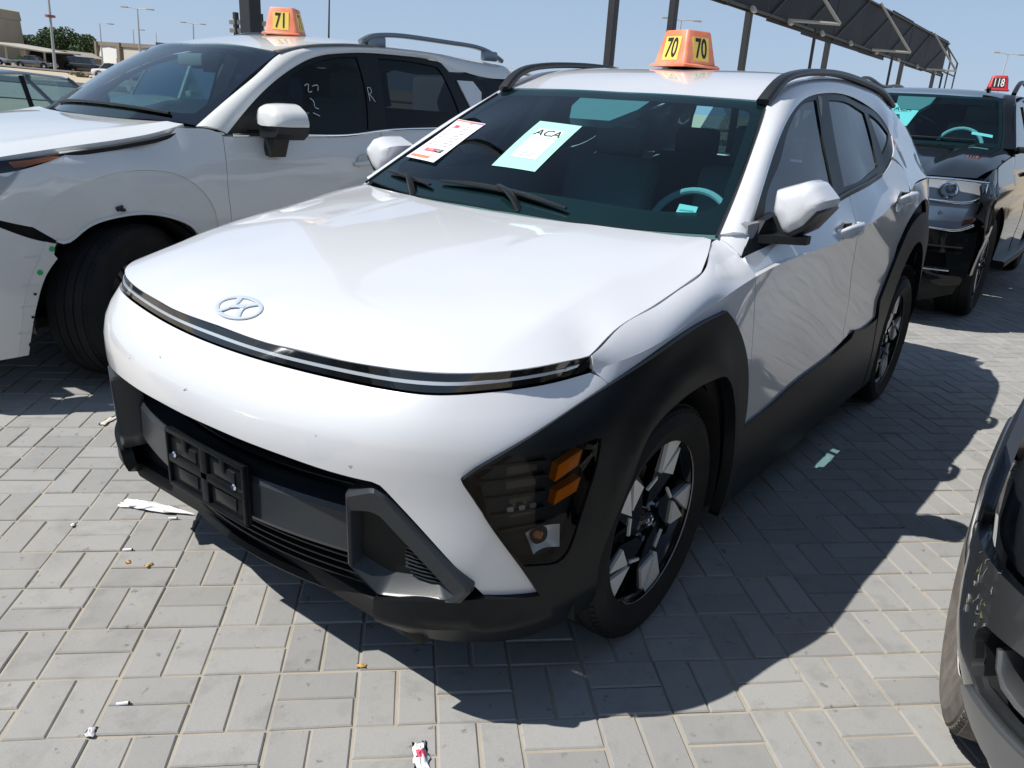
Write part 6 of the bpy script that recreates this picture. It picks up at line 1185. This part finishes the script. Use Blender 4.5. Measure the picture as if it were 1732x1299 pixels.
# trees
LEAF=[mat('leaf_a',(.055,.095,.030),.7),mat('leaf_b',(.085,.13,.045),.7),mat('leaf_c',(.035,.065,.022),.7)]; BARK=mat('bark',(.12,.09,.06),.9)
def tree(label,p,h,w,seed):
    r=np.random.RandomState(seed); z=gz(*p); t=thing('tree',label,'tree',(p[0],p[1],z-.2),0,'trees behind the far buildings'); t.matrix_world=Matrix.Translation((p[0],p[1],z-.2))@TILT
    tr=sweep('trunk',[(0,0,0),(.1,.05,h*.3),(-.05,.1,h*.6)],circ(.22,7),BARK,t,up=(1,0,0),scale=[1.2,.8,.5])
    cl=[(r.normal(0,w*.30),r.normal(0,w*.30),h*r.uniform(.45,.86),w*r.uniform(.20,.34)) for _ in range(13)]
    for c in cl[:5]: sweep('limb',[(0,0,h*.35),(c[0]*.5,c[1]*.5,(h*.35+c[2])/2),(c[0],c[1],c[2])],circ(.09,5),BARK,tr,scale=[1,.6,.3])
    for k,m in enumerate(LEAF):
        V=[];F=[]
        for c in cl:
            for _ in range(170):
                d=r.normal(size=3); d/=np.linalg.norm(d); q=np.array(c[:3])+d*c[3]*r.uniform(.55,1.1)*np.array([1,1,.8]); a=r.normal(size=3); a/=np.linalg.norm(a); b=np.cross(a,r.normal(size=3)); b/=np.linalg.norm(b)+1e-9; s=r.uniform(.10,.24); i=len(V)
                V+=[q-a*s,q+b*s*.6,q+a*s,q-b*s*.6]; F.append((i,i+1,i+2,i+3))
        me=bpy.data.meshes.new('crown'); me.from_pydata([tuple(map(float,v)) for v in V],[],F); o_=link(me,'crown',m,t); o_['kind']='stuff'
for i,(p,h,w,lab) in enumerate((((-54.6,-144.0),4.4,3.8,'dense dark tree next to the tan tower'),((-57.6,-141.3),4.5,4.0,'second tree from the tan tower, behind the tall mast'),((-57.4,-132.6),5.9,4.6,'tallest rounded tree behind the brown shed'),((-59.2,-129.8),5.4,4.2,'tree right of the tallest tree'),((-62.6,-135.0),4.6,4.2,'smallest tree at the end of the cream wall'))): tree(lab,p,h,w,40+i)
# road strip and sandy verge clumps on the far rise
def strip(nm,D0,D1,m,dz):
    V=[];n=24
    for i in range(n+1):
        lat=-75+i*4.2
        for D in (D0,D1): q=np.array([1.83,1.71])+FW*(D+.10*lat)+RT*lat; V.append((q[0],q[1],gz(q[0],q[1])+dz))
    o=mesh(nm,V,[(2*i,2*i+1,2*i+3,2*i+2) for i in range(n)],m,None,True); o['kind']='structure'
strip('road',46,56,mat('far_asphalt',(.075,.078,.082),.9),.06); strip('road',92,104,mat('far_asphalt2',(.13,.125,.115),.9),.08); strip('pavement',34,45,mat('far_paving',(.34,.32,.28),.9),.05)
for i,(x,y) in enumerate(((-33.0,-72.5),(-38.5,-84.5),(-35.6,-78.9),(-44.9,-93.2))):
    r=np.random.RandomState(60+i); V=[];F=[]
    for _ in range(90):
        q=r.normal(size=3)*np.array([.26,.26,.12]); q[2]=abs(q[2]); a=r.normal(size=3)*.08; b=r.normal(size=3)*.06; k=len(V); V+=[q-a,q+b,q+a,q-b]; F.append((k,k+1,k+2,k+3))
    me=bpy.data.meshes.new('desert_shrub'); me.from_pydata([tuple(map(float,v)) for v in V],[],F); s_=link(me,'desert_shrub',mat('dry_leaf',(.16,.14,.06),.9)); s_.location=(x,y,gz(x,y)); tag(s_,['low dry shrub on the sand nearest the dark sedan roof','low dry shrub on the sand left of the white sedan','dry shrub in the middle of the sandy strip','dry shrub on the sand below the grey sedan'][i],'shrub','dry shrubs on the sand')

# ---------------------------------------------------------------- roof number signs, papers, litter
ORANGE=mat('sign_orange',(.75,.19,.08),.45,0,.2,noise=(12,.6,(.85,.42,.30))); YEL=mat('sign_yellow',(.85,.62,.12),.5); INK=mat('sign_ink',(.01,.01,.01),.5); SRED=mat('sign_red',(.55,.02,.03),.4,0,.2)
def roof_sign(num,label,loc,rz,w,h,m,plate,ink,faces,tilt=0):
    t=thing('roof_sign',label,'sign',loc,rz,None); t.rotation_euler=(0,tilt,rz)
    k=.72
    def ring(sc,z,r=.018):
        a=w/2*sc; return [(x,y,z) for x,y in rrect(2*a,2*a,r*sc,4)]
    loft('sign_body',[ring(1.0,.012),ring(.985,.016),ring(k,h-.006),ring(k*.94,h)],m,t,sharp=40)
    loft('sign_base',[ring(1.12,0,.01),ring(1.12,.008,.01),ring(1.02,.014,.01)],m,t,sharp=40)
    sl=math.atan2(w/2*(1-k),h)
    for a in faces:
        c=Matrix.Rotation(R_(a),4,'Z')@Matrix.Translation((w/2*(1+k)/2,0,h*.5))@Matrix.Rotation(-sl,4,'Y')@Matrix(((0,0,1,0),(1,0,0,0),(0,1,0,0),(0,0,0,1)))
        pw=w*(.47 if len(num)<3 else .60); ph=h*.66
        bm=bmesh.new(); bmesh.ops.create_cube(bm,size=1); bm.transform(c@Matrix.Translation((0,0,.001))@Matrix.Diagonal((pw,ph,.003,1))); me=bpy.data.meshes.new('number_plate'); bm.to_mesh(me); bm.free(); pl_=link(me,'number_plate',plate,t)
        text('number',num,ph*1.16,ink,pl_,c@Matrix.Translation((0,-.002,.003)),bold=.018,sx=.62 if len(num)<3 else .62,ext=.0008)
    return t
roof_sign('70','orange roof sign with black 70 on yellow, on the nearest white car',(-1.70,-.045,float(KR(np.array([[-1.70,-.045]]))[0][2])+.004),R_(-19),.205,.152,ORANGE,YEL,INK,(0,90,180,270))
roof_sign('71','orange roof sign with black 71 on yellow, on the left white SUV',(-1.63,-2.84,1.744),R_(36),.215,.16,ORANGE,YEL,INK,(0,90,180,270))
roof_sign('118','small red roof sign with white 118, on the black SUV',(-6.95,.50,1.772),R_(10),.17,.128,SRED,INK,SWHITE,(0,90,180,270))
# papers behind the windscreens
def sheet(name,label,cat,ev,corners,material,off,curl=.0,n=6,ref=(-1.2,0,.7)):
    """paper following the inside of a pane; corners top-left, top-right, bottom-right, bottom-left as seen from outside"""
    tl,tr,br,bl_=[np.array(c,float) for c in corners]
    def P(a,b,d=0.):
        q=((tl*(1-a)+tr*a)*(1-b)+(bl_*(1-a)+br*a)*b)[None]; p=ev(q)[0]; N=surf_normals(ev,q)[0]; N=N if N@(p-np.array(ref))>0 else -N; return p+N*(off+d-curl*(b**3)*.03)
    V=[P(i/n,j/n) for j in range(n+1) for i in range(n+1)]+[P(i/n,j/n,-.0006) for j in range(n+1) for i in range(n+1)]; m=(n+1)**2
    F=[(j*(n+1)+i,j*(n+1)+i+1,(j+1)*(n+1)+i+1,(j+1)*(n+1)+i) for j in range(n) for i in range(n)]; F+=[tuple(k+m for k in f[::-1]) for f in F]
    o=mesh(name,V,F,material,None,True); tag(o,label,cat); return o,P
def patch_on(o,P,a0,a1,b0,b1,m,nm='print',d=.0012,n=3):
    V=[P(a0+(a1-a0)*i/n,b0+(b1-b0)*j/n,d) for j in range(n+1) for i in range(n+1)]
    return mesh(nm,V,[(j*(n+1)+i,j*(n+1)+i+1,(j+1)*(n+1)+i+1,(j+1)*(n+1)+i) for j in range(n) for i in range(n)],m,o)
def text_on(o,P,s,a,b,size,m,sx=1.):
    p=np.array(P(a,b,.0022)); ex=np.array(P(a+.05,b,.0022))-p; ey=p-np.array(P(a,b+.05,.0022)); ex/=np.linalg.norm(ex); ey-=ex*(ex@ey); ey/=np.linalg.norm(ey); ez=np.cross(ex,ey)
    M=Matrix(((ex[0],ey[0],ez[0],p[0]),(ex[1],ey[1],ez[1],p[1]),(ex[2],ey[2],ez[2],p[2]),(0,0,0,1))); text('lettering',s,size,m,o,M,ext=.0003,sx=sx)
MINT=mat('mint_paper',(.33,.66,.53),.8); PALE=mat('pale_paper',(.62,.76,.72),.8); PAPW=mat('white_paper',(.72,.68,.72),.8); GREYI=mat('print_grey',(.35,.36,.42),.8); REDI=mat('print_red',(.75,.06,.10),.7); ORI=mat('print_orange',(.80,.20,.10),.7); BLUI=mat('print_blue',(.12,.14,.45),.7)
o,P=sheet('notice_sheet','mint green sheet with ACA lettering on the nearest car windscreen','paper',KG,[(-.8036,-.1857),(-.7885,.0203),(-.495,.0278),(-.5066,-.1786)],MINT,.004)
patch_on(o,P,.19,.80,.17,.80,PALE)
text_on(o,P,'ACA',.50,.27,.062,INK); 
for b,a0,a1 in ((.365,.24,.77),(.70,.30,.70),(.745,.36,.62)): patch_on(o,P,a0,a1,b-.006,b+.006,GREYI,d=.0018)
o,P=sheet('price_sheet','white price sheet with red band at the far edge of the windscreen','paper',KG,[(-.8561,-.655),(-.777,-.4382),(-.5125,-.4715),(-.5751,-.6832)],PAPW,.004,curl=-.25)
patch_on(o,P,.02,.98,.015,.04,ORI); patch_on(o,P,.5,.98,.03,.05,BLUI); patch_on(o,P,.06,.70,.90,.955,ORI)
patch_on(o,P,.25,.62,.725,.80,REDI); patch_on(o,P,.62,.85,.725,.80,INK); text_on(o,P,'27500',.43,.762,.020,SWHITE); text_on(o,P,'AED',.735,.762,.020,SWHITE)
rr=np.random.RandomState(2)
for i in range(9):
    b=.13+.062*i; patch_on(o,P,.08,.20+rr.uniform(0,.22),b,b+.014,GREYI); patch_on(o,P,.55,.66+rr.uniform(0,.26),b+.01,b+.026,GREYI)
patch_on(o,P,.2,.36,.15,.20,REDI,d=.0018); text_on(o,P,'43',.62,.085,.020,GREYI)
o,P=sheet('permit_sticker','small pale sticker low on the nearest windscreen above the steering wheel','sticker',KG,[(-.5170,.5839),(-.5270,.6429),(-.4952,.6512),(-.4789,.5925)],PALE,-.010,n=2)
patch_on(o,P,.12,.85,.6,.75,mat('print_green',(.2,.5,.4),.7))
o,P=sheet('notice_sheet','pale sheet with ACA lettering behind the black SUV windscreen','paper',lambda q:TG_(q)+np.array([-5.45,-.05,0]),[(-.90,-.18),(-.89,.085),(-.62,.045),(-.63,-.22)],PALE,-.012,ref=(-7,0,.9))
text_on(o,P,'ACA',.5,.27,.075,INK); patch_on(o,P,.25,.75,.36,.38,GREYI); patch_on(o,P,.3,.7,.80,.82,GREYI)
sheet('permit_sticker','thin white sticker low on the black SUV windscreen','sticker',lambda q:TG_(q)+np.array([-5.45,-.05,0]),[(-.655,.56),(-.67,.72),(-.64,.725),(-.625,.565)],PALE,-.012,n=2,ref=(-7,0,.9))
# litter on the paving
LIT=mat('litter_white',(.75,.75,.76),.8)
def crumple(name,label,cat,loc,rz,sx,sy,h,m,seed,n=9):
    r=np.random.RandomState(seed); V=[];
    for top in (1,0):
        for j in range(n):
            for i in range(n):
                a=i/(n-1)*2-1;b=j/(n-1)*2-1; e=max(0,1-max(abs(a),abs(b))**2); V.append((a*sx/2*(1+.10*r.randn()),b*sy/2*(1+.14*r.randn()),.004+ (h*e*(.4+.6*r.rand()) if top else 0)))
    q=n*n; F=[(j*n+i,j*n+i+1,(j+1)*n+i+1,(j+1)*n+i) for j in range(n-1) for i in range(n-1)]; F+=[tuple(k+q for k in f[::-1]) for f in F]
    for i in range(n-1):
        for a,b in ((i,i+1),((n-1)*n+i+1,(n-1)*n+i)): F.append((b,a,a+q,b+q))
        for a,b in (((i+1)*n,i*n),(i*n+n-1,(i+1)*n+n-1)): F.append((b,a,a+q,b+q))
    o=mesh(name,V,F,m,None,False); o.location=(*loc,0); o.rotation_euler=(0,0,rz); tag(o,label,cat); return o
cp=thing('crumpled_paper','long strip of crumpled white paper under the front bumper','litter',(.60,-.76,.002),R_(118))
b=crumple('x','x','x',(0,0),0,.20,.045,.022,LIT,4); b.name='paper_fold'; [b.pop(k) if hasattr(b,'pop') else None for k in ()]
for k in ('label','category'): del b[k]
b.parent=cp; b.location=(-.02,0,0)
tip=mesh('paper_tip',[(.06,.012,.010),(.06,-.016,.004),(.17,-.004,.004),(.06,.0,.022)],[(0,1,2),(0,2,3),(1,3,2),(0,3,1)],LIT,cp)
wr=crumple('sweet_wrapper','crumpled white and pink wrapper near the bottom edge','litter',(.785,.735),R_(50),.075,.032,.02,LIT,11); 
pk=crumple('x','x','x',(0,0),0,.022,.02,.012,mat('litter_pink',(.7,.08,.14),.7),12,5); pk.name='wrapper_print'; pk.parent=wr; pk.location=(.005,0,.012)
for k in ('label','category'): del pk[k]
crumple('tissue_scrap','small grey tissue scrap on a paver joint lower left','litter',(1.236,.11),.7,.028,.02,.008,mat('litter_grey',(.55,.55,.56),.85),21,6)
crumple('tissue_scrap','tiny white scrap left of the bumper','litter',(.838,-.842),.2,.016,.014,.006,LIT,22,5)
crumple('paper_scrap','pale paper scrap in shade beside the left SUV','litter',(.33,-1.62),.5,.09,.03,.006,mat('litter_tan',(.6,.55,.46),.85),23,6)
butts=[((1.144,.078),R_(-38),'white cigarette end on the lower left pavers'),((.795,-.565),R_(-40),'white cigarette end near the middle left pavers'),((.592,-.645),R_(-42),'white cigarette end just below the crumpled paper'),((.227,-1.783),R_(-30),'bluish cigarette end in the shade of the left SUV')]
for (p,a,lab) in butts:
    c=thing('cigarette_end',lab,'litter',(*p,.0045),a)
    f=lathe('filter',[(0,-.014),(.0040,-.014),(.0042,.0),(.0042,.013),(0,.013)],LIT,c,n=10); f.rotation_euler=(0,0,math.pi/2); lathe('ash',[(0,.013),(.0038,.013),(.003,.017),(0,.018)],DARK,f,n=8)
for i,(p,lab) in enumerate((((.793,-.436),'curled tan leaf on the pavers below the crumpled paper'),((.827,-.498),'tiny tan leaf beside the curled leaf'),((.668,.405),'orange leaf scrap at the edge of the car shadow'))):
    l=crumple('leaf_scrap',lab,'litter',p,i*1.1,.024-.006*(i==1),.013,.007,mat('leaf_tan',(.50,.30,.11),.8),31+i,5)
